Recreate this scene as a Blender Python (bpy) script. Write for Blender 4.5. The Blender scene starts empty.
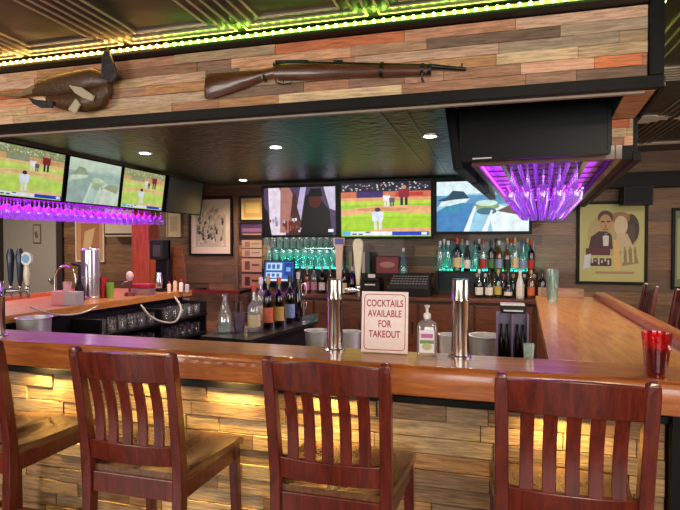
import bpy, math, random
from mathutils import Vector, Matrix, Euler
random.seed(7)
R = math.radians
scene = bpy.context.scene
COL = scene.collection

# ---------------------------------------------------------------- camera, world, big lights, exposure
H = 1.53
cam_d = bpy.data.cameras.new('camera')
cam = bpy.data.objects.new('camera', cam_d); COL.objects.link(cam)
F = 534.0
cam_d.sensor_width = 36.0
cam_d.lens = 36.0 * F / 680.0
cam_d.clip_start = 0.05
cam.location = (0, 0, H)
cam.rotation_euler = (R(90 - 1.29), 0, R(15.7))
scene.camera = cam
scene.view_settings.view_transform = 'Standard'
scene.view_settings.look = 'None'
scene.view_settings.gamma = 1.0
scene.view_settings.use_curve_mapping = False
scene.view_settings.exposure = 0.62
scene.cycles.use_denoising = True
scene.cycles.max_bounces = 8
scene.cycles.transparent_max_bounces = 24
scene.cycles.sample_clamp_indirect = 4.0
scene.cycles.caustics_reflective = False
scene.cycles.caustics_refractive = False

world = bpy.data.worlds.new('world'); scene.world = world
world.use_nodes = True
world.node_tree.nodes['Background'].inputs[0].default_value = (0.75, 0.85, 1.0, 1)
world.node_tree.nodes['Background'].inputs[1].default_value = 1.0

def area(name, loc, rot, sx, sy, power, color=(1, 1, 1), spread=180):
    d = bpy.data.lights.new(name, 'AREA'); d.shape = 'RECTANGLE'; d.size = sx; d.size_y = sy
    d.energy = power; d.color = color; d.spread = R(spread)
    o = bpy.data.objects.new(name, d); COL.objects.link(o); o.location = loc; o.rotation_euler = rot
    return o
def spot(name, loc, rot, power, color=(1, 1, 1), angle=100, size=0.05, blend=0.6):
    d = bpy.data.lights.new(name, 'SPOT'); d.energy = power; d.color = color; d.spot_size = R(angle)
    d.shadow_soft_size = size; d.spot_blend = blend
    o = bpy.data.objects.new(name, d); COL.objects.link(o); o.location = loc; o.rotation_euler = rot
    return o
# daylight through the two front windows behind the camera, and one in the right wall
area('window_light', (-4.0, -3.3, 1.55), (R(90), 0, 0), 3.0, 1.7, 75, (1.0, 0.95, 0.88))
area('window_light', (0.9, -3.3, 1.55), (R(90), 0, 0), 3.0, 1.7, 75, (1.0, 0.95, 0.88))
area('window_light', (3.85, 2.2, 1.6), (R(90), 0, R(90)), 2.4, 1.5, 28, (1.0, 0.95, 0.88))
# added warm fill over the dining side, no fixtures
area('dining_fill', (-2.6, 0.2, 2.40), (0, 0, 0), 0.5, 0.5, 22, (1.0, 0.80, 0.55))
area('dining_fill', (0.6, 0.2, 2.40), (0, 0, 0), 0.5, 0.5, 22, (1.0, 0.80, 0.55))

area('left_room_fill', (-5.7, 4.6, 2.44), (0, 0, 0), 0.8, 0.8, 40, (1.0, 0.84, 0.64))  # fill lamp added to lift the dark door end, no fixture
area('right_room_fill', (1.9, 3.5, 2.44), (0, 0, 0), 0.6, 0.6, 38, (1.0, 0.84, 0.62))  # fill lamp added to warm the right leg's top, no fixture

# ---------------------------------------------------------------- geometry helpers
CM = Euler(cam.rotation_euler).to_matrix()
def P(px, py, X=None, Y=None, Z=None, D=None):
    """where the line of sight through a photo pixel meets a world plane"""
    d = CM @ Vector((px - 340.0, -(py - 255.0), -F))
    if X is not None: t = X / d.x
    elif Y is not None: t = Y / d.y
    elif D is not None: t = D / F
    else: t = (Z - H) / d.z
    return Vector((0, 0, H)) + d * t

class MB:
    def __init__(s): s.v = []; s.f = []; s.m = []; s.c = []
    def add(s, vs, fs, mat=0, col=None, M=None):
        b = len(s.v)
        for p in vs:
            p = Vector(p); s.v.append(M @ p if M is not None else p)
        for f in fs:
            s.f.append([b + i for i in f]); s.m.append(mat); s.c.append(col or (1, 1, 1))
        return s
    def box(s, x0, x1, y0, y1, z0, z1, mat=0, col=None, M=None):
        vs = [(x0,y0,z0),(x1,y0,z0),(x1,y1,z0),(x0,y1,z0),(x0,y0,z1),(x1,y0,z1),(x1,y1,z1),(x0,y1,z1)]
        return s.add(vs, [(0,3,2,1),(4,5,6,7),(0,1,5,4),(1,2,6,5),(2,3,7,6),(3,0,4,7)], mat, col, M)
    def beam(s, a, b, w, h, mat=0, col=None, up=(0, 0, 1)):
        a = Vector(a); b = Vector(b); d = b - a; L = d.length; d.normalize()
        x = d.cross(Vector(up))
        if x.length < 1e-4: x = d.cross(Vector((0, 1, 0)))
        x.normalize(); u = x.cross(d)
        M = Matrix((( x.x, d.x, u.x, a.x), (x.y, d.y, u.y, a.y), (x.z, d.z, u.z, a.z), (0, 0, 0, 1)))
        return s.box(-w/2, w/2, 0, L, -h/2, h/2, mat, col, M)
    def prism(s, poly, z0, z1, mat=0, col=None, M=None):
        n = len(poly)
        vs = [(x, y, z0) for x, y in poly] + [(x, y, z1) for x, y in poly]
        fs = [tuple(range(n))[::-1], tuple(range(n, 2*n))] + [(i, (i+1) % n, n+(i+1) % n, n+i) for i in range(n)]
        return s.add(vs, fs, mat, col, M)
    def lathe(s, prof, c=(0, 0, 0), seg=20, mat=0, col=None, cap=True, M=None):
        vs = []; fs = []
        for r, z in prof:
            for k in range(seg):
                a = 2*math.pi*k/seg
                vs.append((c[0] + r*math.cos(a), c[1] + r*math.sin(a), c[2] + z))
        for i in range(len(prof)-1):
            for k in range(seg):
                k2 = (k+1) % seg
                fs.append((i*seg+k, i*seg+k2, (i+1)*seg+k2, (i+1)*seg+k))
        if cap:
            fs.append(tuple(range(seg))[::-1]); n = len(prof)-1
            fs.append(tuple(n*seg+k for k in range(seg)))
        return s.add(vs, fs, mat, col, M)
    def tube(s, pts, r, seg=8, mat=0, col=None, closed=False):
        pts = [Vector(p) for p in pts]; n = len(pts); rs = r if isinstance(r, (list, tuple)) else [r]*n
        vs = []; fs = []; pu = None
        for i, p in enumerate(pts):
            if closed: t = pts[(i+1) % n] - pts[i-1]
            else: t = pts[min(i+1, n-1)] - pts[max(i-1, 0)]
            t.normalize()
            if pu is None:
                pu = t.cross(Vector((0, 0, 1)))
                if pu.length < 1e-3: pu = t.cross(Vector((0, 1, 0)))
            pu = (pu - t*pu.dot(t)).normalized(); w = t.cross(pu)
            for k in range(seg):
                a = 2*math.pi*k/seg
                vs.append(p + (pu*math.cos(a) + w*math.sin(a))*rs[i])
        m = n if closed else n-1
        for i in range(m):
            j = (i+1) % n
            for k in range(seg):
                k2 = (k+1) % seg
                fs.append((i*seg+k, i*seg+k2, j*seg+k2, j*seg+k))
        if not closed:
            fs.append(tuple(range(seg))[::-1]); fs.append(tuple((n-1)*seg+k for k in range(seg)))
        return s.add(vs, fs, mat, col)
    def ell(s, c, r, seg=12, rings=8, mat=0, col=None, M=None):
        vs = []; fs = []
        for i in range(rings+1):
            ph = math.pi*(i+0.02)/(rings+0.04)
            for k in range(seg):
                a = 2*math.pi*k/seg
                vs.append((c[0]+r[0]*math.sin(ph)*math.cos(a), c[1]+r[1]*math.sin(ph)*math.sin(a), c[2]-r[2]*math.cos(ph)))
        for i in range(rings):
            for k in range(seg):
                k2 = (k+1) % seg
                fs.append((i*seg+k, i*seg+k2, (i+1)*seg+k2, (i+1)*seg+k))
        fs.append(tuple(range(seg))[::-1]); fs.append(tuple(rings*seg+k for k in range(seg)))
        return s.add(vs, fs, mat, col, M)
    def loft(s, secs, mat=0, col=None):
        n = len(secs[0]); vs = [p for sec in secs for p in sec]; fs = []
        for i in range(len(secs)-1):
            for k in range(n):
                k2 = (k+1) % n
                fs.append((i*n+k, i*n+k2, (i+1)*n+k2, (i+1)*n+k))
        fs.append(tuple(range(n))[::-1]); fs.append(tuple((len(secs)-1)*n+k for k in range(n)))
        return s.add(vs, fs, mat, col)
    def build(s, name, mats, parent=None, smooth=False, bevel=0, loc=None, rot=None):
        me = bpy.data.meshes.new(name)
        me.from_pydata([tuple(p) for p in s.v], [], s.f)
        if not isinstance(mats, (list, tuple)): mats = [mats]
        for m in mats: me.materials.append(m)
        me.polygons.foreach_set('material_index', s.m)
        at = me.color_attributes.new('Col', 'FLOAT_COLOR', 'CORNER')
        i = 0
        for fi, f in enumerate(s.f):
            c = s.c[fi]
            for _ in f: at.data[i].color = (c[0], c[1], c[2], 1); i += 1
        me.update()
        if smooth:
            me.polygons.foreach_set('use_smooth', [True]*len(me.polygons))
            me.set_sharp_from_angle(angle=R(40))
        o = bpy.data.objects.new(name, me); COL.objects.link(o)
        if loc: o.location = loc
        if rot: o.rotation_euler = rot
        if parent: o.parent = parent
        if bevel:
            b = o.modifiers.new('bevel', 'BEVEL'); b.width = bevel; b.segments = 2; b.limit_method = 'ANGLE'
        return o

def thing(name, label, cat, loc=(0, 0, 0), rot=(0, 0, 0), group=None):
    o = bpy.data.objects.new(name, None); COL.objects.link(o); o.empty_display_size = 0.1
    o.location = loc; o.rotation_euler = rot
    return tag(o, label, cat, group)
def tag(o, label, cat, group=None):
    o['label'] = label; o['category'] = cat
    if group: o['group'] = group
    return o
def struct(o): o['kind'] = 'structure'; return o
def copy_tree(o, parent=None):
    c = o.copy(); COL.objects.link(c)
    if parent: c.parent = parent
    for ch in list(o.children): copy_tree(ch, c)
    return c

# ---------------------------------------------------------------- materials
def srgb(r, g, b):
    f = lambda c: (c/255/12.92) if c/255 <= 0.04045 else ((c/255+0.055)/1.055)**2.4
    return (f(r), f(g), f(b))
MATS = {}
def newmat(name):
    m = bpy.data.materials.new(name); m.use_nodes = True
    nt = m.node_tree; return m, nt, nt.nodes['Principled BSDF']
def pbr(name, col, rough=0.5, metal=0.0, coat=0.0, bump=0.0, bscale=40, var=0.12, emis=None, estr=0):
    if name in MATS: return MATS[name]
    m, nt, b = newmat(name); N = nt.nodes; L = nt.links
    b.inputs['Roughness'].default_value = rough; b.inputs['Metallic'].default_value = metal
    b.inputs['Coat Weight'].default_value = coat; b.inputs['Coat Roughness'].default_value = 0.08
    tc = N.new('ShaderNodeTexCoord'); no = N.new('ShaderNodeTexNoise'); no.inputs['Scale'].default_value = bscale
    no.inputs['Detail'].default_value = 3
    L.new(tc.outputs['Object'], no.inputs['Vector'])
    ra = N.new('ShaderNodeMix'); ra.data_type = 'RGBA'
    ra.inputs['A'].default_value = (*[c*(1-var) for c in col], 1); ra.inputs['B'].default_value = (*[min(1, c*(1+var)) for c in col], 1)
    L.new(no.outputs['Fac'], ra.inputs['Factor']); L.new(ra.outputs['Result'], b.inputs['Base Color'])
    if bump:
        bp = N.new('ShaderNodeBump'); bp.inputs['Strength'].default_value = bump; bp.inputs['Distance'].default_value = 0.01
        L.new(no.outputs['Fac'], bp.inputs['Height']); L.new(bp.outputs['Normal'], b.inputs['Normal'])
    if emis:
        b.inputs['Emission Color'].default_value = (*emis, 1); b.inputs['Emission Strength'].default_value = estr
    MATS[name] = m; return m
def wood(name, c1, c2, scale=(6, 6, 6), rough=0.35, coat=0.3, bump=0.05, nscale=4.0, coatr=0.1):
    """grain runs along the axis with the smallest scale"""
    m, nt, b = newmat(name); N = nt.nodes; L = nt.links
    tc = N.new('ShaderNodeTexCoord'); mp = N.new('ShaderNodeMapping'); mp.inputs['Scale'].default_value = scale
    n1 = N.new('ShaderNodeTexNoise'); n1.inputs['Scale'].default_value = nscale; n1.inputs['Detail'].default_value = 6; n1.inputs['Distortion'].default_value = 0.6
    n2 = N.new('ShaderNodeTexNoise'); n2.inputs['Scale'].default_value = nscale*5; n2.inputs['Detail'].default_value = 3
    L.new(tc.outputs['Object'], mp.inputs['Vector']); L.new(mp.outputs[0], n1.inputs['Vector']); L.new(mp.outputs[0], n2.inputs['Vector'])
    ad = N.new('ShaderNodeMath'); ad.operation = 'MULTIPLY_ADD'; ad.inputs[1].default_value = 0.35; L.new(n2.outputs['Fac'], ad.inputs[0]); L.new(n1.outputs['Fac'], ad.inputs[2])
    cr = N.new('ShaderNodeValToRGB'); cr.color_ramp.elements[0].position = 0.45; cr.color_ramp.elements[1].position = 0.85
    cr.color_ramp.elements[0].color = (*c1, 1); cr.color_ramp.elements[1].color = (*c2, 1)
    L.new(ad.outputs[0], cr.inputs[0]); L.new(cr.outputs[0], b.inputs['Base Color'])
    b.inputs['Roughness'].default_value = rough; b.inputs['Coat Weight'].default_value = coat; b.inputs['Coat Roughness'].default_value = coatr
    bp = N.new('ShaderNodeBump'); bp.inputs['Strength'].default_value = bump; bp.inputs['Distance'].default_value = 0.01
    L.new(ad.outputs[0], bp.inputs['Height']); L.new(bp.outputs['Normal'], b.inputs['Normal'])
    MATS[name] = m; return m
def plankmat(name, scale, rough=0.6, bump=0.25, stain=0.5, coat=0.0, gain=1.0):
    """per-board colour from the board itself, with grain and dark weathering marks"""
    m, nt, b = newmat(name); N = nt.nodes; L = nt.links
    tc = N.new('ShaderNodeTexCoord'); mp = N.new('ShaderNodeMapping'); mp.inputs['Scale'].default_value = scale
    at = N.new('ShaderNodeAttribute'); at.attribute_name = 'Col'
    n1 = N.new('ShaderNodeTexNoise'); n1.inputs['Scale'].default_value = 5; n1.inputs['Detail'].default_value = 8; n1.inputs['Roughness'].default_value = 0.65
    L.new(tc.outputs['Object'], mp.inputs['Vector']); L.new(mp.outputs[0], n1.inputs['Vector'])
    cr = N.new('ShaderNodeValToRGB'); cr.color_ramp.elements[0].position = 0.36; cr.color_ramp.elements[1].position = 0.62
    g0 = 1-stain
    cr.color_ramp.elements[0].color = (g0*gain, g0*0.9*gain, g0*0.85*gain, 1); cr.color_ramp.elements[1].color = (1.12*gain, 1.1*gain, 1.08*gain, 1)
    L.new(n1.outputs['Fac'], cr.inputs[0])
    mx = N.new('ShaderNodeMix'); mx.data_type = 'RGBA'; mx.blend_type = 'MULTIPLY'; mx.inputs['Factor'].default_value = 1
    L.new(at.outputs['Color'], mx.inputs['A']); L.new(cr.outputs[0], mx.inputs['B']); L.new(mx.outputs['Result'], b.inputs['Base Color'])
    b.inputs['Roughness'].default_value = rough; b.inputs['Coat Weight'].default_value = coat
    bp = N.new('ShaderNodeBump'); bp.inputs['Strength'].default_value = bump; bp.inputs['Distance'].default_value = 0.01
    L.new(n1.outputs['Fac'], bp.inputs['Height']); L.new(bp.outputs['Normal'], b.inputs['Normal'])
    MATS[name] = m; return m
def attrmat(name, rough=0.5, emit=0.0, coat=0.0):
    m, nt, b = newmat(name); N = nt.nodes; L = nt.links
    at = N.new('ShaderNodeAttribute'); at.attribute_name = 'Col'
    b.inputs['Roughness'].default_value = rough; b.inputs['Coat Weight'].default_value = coat
    if emit:
        b.inputs['Base Color'].default_value = (0.002, 0.002, 0.002, 1); b.inputs['Specular IOR Level'].default_value = 0.2
        tc = N.new('ShaderNodeTexCoord'); no = N.new('ShaderNodeTexNoise'); no.inputs['Scale'].default_value = 14; no.inputs['Detail'].default_value = 4
        L.new(tc.outputs['Object'], no.inputs['Vector'])
        mr = N.new('ShaderNodeMapRange'); mr.inputs[1].default_value = 0.3; mr.inputs[2].default_value = 0.7; mr.inputs[3].default_value = 0.82*emit; mr.inputs[4].default_value = 1.15*emit
        L.new(no.outputs['Fac'], mr.inputs[0]); L.new(mr.outputs[0], b.inputs['Emission Strength'])
        L.new(at.outputs['Color'], b.inputs['Emission Color'])
    else:
        L.new(at.outputs['Color'], b.inputs['Base Color'])
    MATS[name] = m; return m
def thin_glass(name, tint=(1, 1, 1), base=0.12, body=0.0, bodycol=(1, 1, 1), rough=0.03):
    m = bpy.data.materials.new(name); m.use_nodes = True; nt = m.node_tree; N = nt.nodes; L = nt.links
    N.remove(N['Principled BSDF']); out = N['Material Output']
    tr = N.new('ShaderNodeBsdfTransparent'); tr.inputs[0].default_value = (*tint, 1)
    gl = N.new('ShaderNodeBsdfGlossy'); gl.inputs['Roughness'].default_value = rough
    lw = N.new('ShaderNodeLayerWeight'); lw.inputs[0].default_value = 0.35
    ma = N.new('ShaderNodeMath'); ma.operation = 'MULTIPLY_ADD'; ma.inputs[1].default_value = 0.7; ma.inputs[2].default_value = base; ma.use_clamp = True
    L.new(lw.outputs['Facing'], ma.inputs[0])
    m1 = N.new('ShaderNodeMixShader'); L.new(ma.outputs[0], m1.inputs[0]); L.new(tr.outputs[0], m1.inputs[1]); L.new(gl.outputs[0], m1.inputs[2])
    last = m1
    if body:
        df = N.new('ShaderNodeBsdfDiffuse'); df.inputs[0].default_value = (*bodycol, 1)
        tl = N.new('ShaderNodeBsdfTranslucent'); tl.inputs[0].default_value = (*bodycol, 1)
        m0 = N.new('ShaderNodeMixShader'); m0.inputs[0].default_value = 0.5; L.new(df.outputs[0], m0.inputs[1]); L.new(tl.outputs[0], m0.inputs[2])
        m2 = N.new('ShaderNodeMixShader'); m2.inputs[0].default_value = body
        L.new(m1.outputs[0], m2.inputs[1]); L.new(m0.outputs[0], m2.inputs[2]); last = m2
    L.new(last.outputs[0], out.inputs[0])
    MATS[name] = m; return m
def emis(name, col, s):
    m = bpy.data.materials.new(name); m.use_nodes = True; nt = m.node_tree
    b = nt.nodes['Principled BSDF']; b.inputs['Base Color'].default_value = (*[c*0.5 for c in col], 1)
    b.inputs['Emission Color'].default_value = (*col, 1); b.inputs['Emission Strength'].default_value = s
    MATS[name] = m; return m

def tinmat(name, base, rough, metal, pat=9.0, bs=0.22):
    m, nt, b = newmat(name); N = nt.nodes; L = nt.links
    tc = N.new('ShaderNodeTexCoord'); vo = N.new('ShaderNodeTexVoronoi'); vo.inputs['Scale'].default_value = pat*2; vo.feature = 'SMOOTH_F1'
    no = N.new('ShaderNodeTexNoise'); no.inputs['Scale'].default_value = pat; no.inputs['Detail'].default_value = 4
    L.new(tc.outputs['Object'], vo.inputs['Vector']); L.new(tc.outputs['Object'], no.inputs['Vector'])
    ad = N.new('ShaderNodeMath'); ad.operation = 'ADD'; L.new(vo.outputs['Distance'], ad.inputs[0]); L.new(no.outputs['Fac'], ad.inputs[1])
    bp = N.new('ShaderNodeBump'); bp.inputs['Strength'].default_value = bs; bp.inputs['Distance'].default_value = 0.012
    L.new(ad.outputs[0], bp.inputs['Height']); L.new(bp.outputs['Normal'], b.inputs['Normal'])
    mx = N.new('ShaderNodeMix'); mx.data_type = 'RGBA'; mx.inputs['A'].default_value = (*[c*0.6 for c in base], 1); mx.inputs['B'].default_value = (*[c*1.3 for c in base], 1)
    L.new(no.outputs['Fac'], mx.inputs['Factor']); L.new(mx.outputs['Result'], b.inputs['Base Color'])
    b.inputs['Roughness'].default_value = rough; b.inputs['Metallic'].default_value = metal
    MATS[name] = m; return m

BLACK = pbr('black_plastic', (0.012, 0.012, 0.013), 0.35, bscale=60)
TVCASE = pbr('tv_case', (0.004, 0.004, 0.0045), 0.35)
TVOFF = pbr('tv_off_screen', (0.004, 0.0048, 0.0048), 0.35, var=0)
TVGREY = pbr('tv_grey_screen', (0.085, 0.09, 0.07), 0.25, var=0)
for _m in (TVOFF, TVCASE, BLACK): _m.node_tree.nodes['Principled BSDF'].inputs['Specular IOR Level'].default_value = 0.16
TRIM = pbr('black_trim', (0.0065, 0.005, 0.004), 0.5, bump=0.1)
TRIM.node_tree.nodes['Principled BSDF'].inputs['Specular IOR Level'].default_value = 0.2
STEEL = pbr('brushed_steel', (0.62, 0.60, 0.58), 0.18, 1.0, bscale=90)
STEEL2 = pbr('stainless_bin', (0.66, 0.66, 0.65), 0.42, 0.75)
WHITE = pbr('white_plastic', (0.8, 0.78, 0.74), 0.4)
CREAM = pbr('cream_paint', (0.72, 0.62, 0.45), 0.35, coat=0.3)
RED = pbr('red_plastic', srgb(190, 25, 30), 0.3)
CHAIR = wood('mahogany_stain', (0.055, 0.0060, 0.0030), (0.155, 0.019, 0.009), (14, 14, 1.6), 0.3, 0.35, 0.04)
SEAT = wood('seat_wood', (0.085, 0.030, 0.012), (0.20, 0.085, 0.035), (14, 1.6, 14), 0.26, 0.5, 0.04)
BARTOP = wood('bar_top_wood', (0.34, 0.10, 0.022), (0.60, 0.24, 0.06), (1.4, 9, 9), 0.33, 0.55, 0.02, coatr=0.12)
BARTOPR = wood('bar_top_wood_side_lit', (0.44, 0.17, 0.030), (0.70, 0.33, 0.075), (9, 1.4, 9), 0.33, 0.6, 0.08, coatr=0.16)  # brighter copy for the legs: warm spot light put into the colour
FASCIA = wood('bar_edge_wood', (0.27, 0.062, 0.012), (0.56, 0.17, 0.036), (1.2, 10, 16), 0.3, 0.6, 0.04)
POST = wood('orange_post_wood', (0.28, 0.05, 0.012), (0.50, 0.10, 0.022), (12, 12, 1.2), 0.4, 0.3)
SHELFW = wood('dark_shelf_wood', (0.07, 0.02, 0.008), (0.15, 0.045, 0.018), (1.5, 9, 9), 0.4, 0.3)
PLANK_X = plankmat('reclaimed_planks', (2.2, 14, 26), 0.55, 0.35, 0.40, gain=1.5)
PLANK_BAR = plankmat('bar_front_planks', (1.8, 16, 26), 0.6, 0.4, 0.5)
PLANK_DARK = plankmat('wall_planks', (1.0, 10, 18), 0.5, 0.2, 0.5, coat=0.1)
TIN = tinmat('tin_ceiling', (0.050, 0.036, 0.024), 0.30, 0.8, 5)
TIN_IN = tinmat('dark_tin_ceiling', (0.080, 0.092, 0.066), 0.36, 0.6, 11, 0.6)
RIB = pbr('ceiling_rib', (0.75, 0.58, 0.42), 0.3, 0.6)
ATTR = attrmat('printed_paper', 0.5, 0, coat=0.3)
SCREEN = attrmat('lit_screen', 0.3, 0.72)
SCREEN_SIDE = attrmat('lit_screen_side', 0.3, 0.58)
GLASS = thin_glass('clear_thin_glass', (0.97, 0.98, 0.98), 0.12, 0.10, (0.9, 0.9, 0.95))
GLASSP = thin_glass('purple_glow_stemware', (0.95, 0.90, 1.0), 0.16, 0.16, (0.75, 0.45, 1.0))  # purple rack light put into the glass body colour
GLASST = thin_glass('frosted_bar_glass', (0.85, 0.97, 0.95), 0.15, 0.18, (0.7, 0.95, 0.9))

# ================================================================= THE ROOM
YB = 6.35; XL = -7.3; XR = 4.0; YF = -3.5
ZC = 2.50; ZI = 2.28
def planks(mb, x0, x1, z0, z1, y, rows, palette, lmin, lmax, th=0.012, axis='x', M=None, gap=0.0015):
    h = (z1 - z0)/rows
    for r in range(rows):
        x = x0 - random.uniform(0, lmin)
        while x < x1:
            l = random.uniform(lmin, lmax); a = max(x, x0); b = min(x+l, x1)
            if b - a > 0.01:
                c = random.choice(palette); k = random.uniform(0.72, 1.25); dy = random.uniform(0, th*0.7)
                c = tuple(min(1, q*k) for q in c)
                mb.box(a, b-gap, y - th + dy, y, z0 + r*h, z0 + (r+1)*h - gap, 0, c, M)
            x += l
walldark = [(0.20, 0.098, 0.042), (0.24, 0.12, 0.052), (0.15, 0.078, 0.036), (0.28, 0.14, 0.060), (0.16, 0.092, 0.050)]
recl = [srgb(200, 150, 112), srgb(184, 132, 98), srgb(212, 172, 140), srgb(170, 124, 92), srgb(160, 122, 98), srgb(190, 140, 92), srgb(215, 165, 132), srgb(205, 118, 72), srgb(122, 96, 76), srgb(190, 146, 108), srgb(180, 156, 128), srgb(200, 172, 132), srgb(188, 158, 120)]
barp = [srgb(190, 158, 112), srgb(176, 142, 100), srgb(200, 170, 125), srgb(160, 126, 90), srgb(185, 152, 110), srgb(172, 130, 86), srgb(205, 176, 132), srgb(150, 120, 90)]

mb = MB(); mb.box(XL, XR, YF, YB, -0.05, 0)
FLOOR = wood('floor_wood', (0.05, 0.025, 0.014), (0.11, 0.055, 0.028), (8, 1.2, 8), 0.35, 0.2)
struct(mb.build('floor', FLOOR))
mb = MB(); mb.box(XL, XR, YB+0.0, YB+0.12, 0, ZC)
planks(mb, XL, XR, 0, ZC, YB, 20, walldark, 1.0, 2.4, 0.02)
struct(mb.build('wall_back', PLANK_DARK))
PAINT = pbr('brown_paint', (0.10, 0.065, 0.045), 0.7, bump=0.05)
mb = MB(); mb.box(XL-0.12, XL, YF, YB, 0, ZC); struct(mb.build('wall_left', PAINT))
# right wall and front wall have window openings
mb = MB()
mb.box(XR, XR+0.12, YF, YB, 0, 0.85); mb.box(XR, XR+0.12, YF, YB, 2.35, ZC)
mb.box(XR, XR+0.12, YF, 1.0, 0.85, 2.35); mb.box(XR, XR+0.12, 3.4, YB, 0.85, 2.35)
struct(mb.build('wall_right', PAINT))
mb = MB()
mb.box(XL, XR, YF-0.12, YF, 0, 0.7); mb.box(XL, XR, YF-0.12, YF, 2.4, ZC)
for a, b in ((XL, -5.5), (-2.5, -0.6), (2.4, XR)): mb.box(a, b, YF-0.12, YF, 0.7, 2.4)
struct(mb.build('wall_front', PAINT))
PANE = thin_glass('window_glass', (1, 1, 1), 0.04)
for i, (a, b) in enumerate(((-5.5, -2.5), (-0.6, 2.4))):
    mb = MB()
    for q in (a, (a+b)/2-0.02, b-0.04): mb.box(q, q+0.04, YF-0.09, YF-0.03, 0.7, 2.4, 0)
    mb.box(a, b, YF-0.09, YF-0.03, 0.7, 0.75, 0); mb.box(a, b, YF-0.09, YF-0.03, 2.35, 2.4, 0)
    mb.box(a, b, YF-0.065, YF-0.06, 0.75, 2.35, 1)
    struct(mb.build('window_%d' % (i+1), [TRIM, PANE]))
mb = MB()
for q in (1.0, 2.18, 3.36): mb.box(XR+0.03, XR+0.09, q, q+0.04, 0.85, 2.35, 0)
mb.box(XR+0.03, XR+0.09, 1.0, 3.4, 0.85, 0.9, 0); mb.box(XR+0.03, XR+0.09, 1.0, 3.4, 2.3, 2.35, 0)
mb.box(XR+0.06, XR+0.065, 1.0, 3.4, 0.9, 2.3, 1)
struct(mb.build('window_3', [TRIM, PANE]))

# main tin ceiling: panels with nested raised ribs
mb = MB(); mb.box(XL, XR, YF, YB, ZC, ZC+0.05, 0)
PW, PL = 0.61, 1.22
def ring(x0, x1, y0, y1, w, h):
    for a in ((x0, x1, y0, y0+w), (x0, x1, y1-w, y1), (x0, x0+w, y0+w, y1-w), (x1-w, x1, y0+w, y1-w)):
        mb.box(a[0], a[1], a[2], a[3], ZC-h, ZC+0.001, 1)
ox = 0.13
nx0 = int((XL-ox)//PW)+1
for i in range(nx0, int((XR-ox)//PW)):
    for j in range(0, 7):
        x0 = ox + i*PW; y0 = 2.26 - PL*4 + j*PL
        if y0 < YF or x0 + PW > XR: continue
        if x0 > -4.6 and x0 < 0.4 and y0 > 2.2: continue
        if y0 + PL > YB: continue
        for k, o in enumerate((0.022, 0.072, 0.122)):
            ring(x0+o, x0+PW-o, y0+o, y0+PL-o, 0.008, 0.007)
struct(mb.build('ceiling', [TIN, RIB]))

# lowered dark ceiling over the bar
RA = -5.0
def skew(y): return 0.60 + (y-2.3)*math.tan(R(5.0))
mb = MB(); mb.prism([(-4.1, 2.42), (skew(2.42), 2.42), (skew(YB), YB-0.02), (-4.1, YB-0.02)], ZI, ZI+0.03, 0)
for k, x in enumerate((-4.0, -3.85, -0.62, -0.47)): mb.box(x, x+0.012, 2.60, YB-0.2, ZI-0.006, ZI+0.001, 1)
for y in (2.60, 2.75): mb.box(-3.98, 0.5, y, y+0.012, ZI-0.0055, ZI+0.001, 1)
TIN_R = pbr('dark_ceiling_rib', (0.05, 0.05, 0.04), 0.3, 0.8)
o = struct(mb.build('ceiling_lowered', [TIN_IN, TIN_R]))

# soffit in front of the bar: planked face with black trims
so = bpy.data.objects.new('soffit', None); COL.objects.link(so); so['kind'] = 'structure'
YS = 2.30
mb = MB(); planks(mb, -5.6, 0.575, 2.166, 2.44, YS, 6, recl, 0.16, 0.62, 0.012)
mb.build('plank_face', PLANK_X, so, bevel=0.001)
mb = MB()
mb.box(-5.6, 0.60, YS+0.001, YS+0.12, 2.13, ZC-0.001)
mb.box(-5.6, 0.625, YS-0.035, YS+0.005, 2.116, 2.162)          # lower trim
mb.box(0.577, 0.625, YS-0.03, YS+0.005, 2.165, ZC-0.001)       # right end trim
mb.box(-5.6, 0.625, YS-0.062, YS+0.005, 2.443, 2.4555)         # upper trim ledge
mb.box(-5.6, 0.60, YS-0.012, YS+0.005, 2.4555, ZC-0.001)
mb.build('trim', TRIM, so, bevel=0.002)
mb = MB(); mb.box(-5.6, 0.57, YS+0.01, YS+0.035, 2.108, 2.128)  # pale strip added under the trim, its colour stands for reflected light
mb.build('reflection_strip', pbr('pale_reflection', (0.42, 0.33, 0.25), 0.5), so)
# right side return of the soffit (slightly splayed like the bar leg below it)
M = Matrix.Translation((0.60, YS+0.005, 0)) @ Matrix.Rotation(R(RA), 4, 'Z')
mb = MB(); mb.box(-0.09, 0.02, 0.0, 0.50, 2.125, ZC-0.002, 0, None, M); mb.box(-0.09, 0.02, 0.50, 3.95, 1.925, ZC-0.002, 0, None, M)
mb.box(0.02, 0.035, -0.02, 3.95, 2.116, 2.16, 0, None, M); mb.box(0.0, 0.035, 0.49, 3.95, 1.915, 1.96, 0, None, M)
mb.build('side_return', TRIM, so, bevel=0.002)
mb = MB(); mb.box(-0.095, 0.005, 0.0, 0.48, 2.114, 2.124, 0, (0.42, 0.24, 0.12), M)
planks(mb, -0.09, 0.0, 1.99, 2.115, 0.498, 3, recl, 0.09, 0.12, 0.012, M=M)
mb.build('side_planks', PLANK_X, so)
# left return
mb = MB(); mb.box(-4.22, -4.1, YS+0.12, YB-0.02, 2.1, ZC-0.002); mb.build('left_return', TRIM, so)

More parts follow.
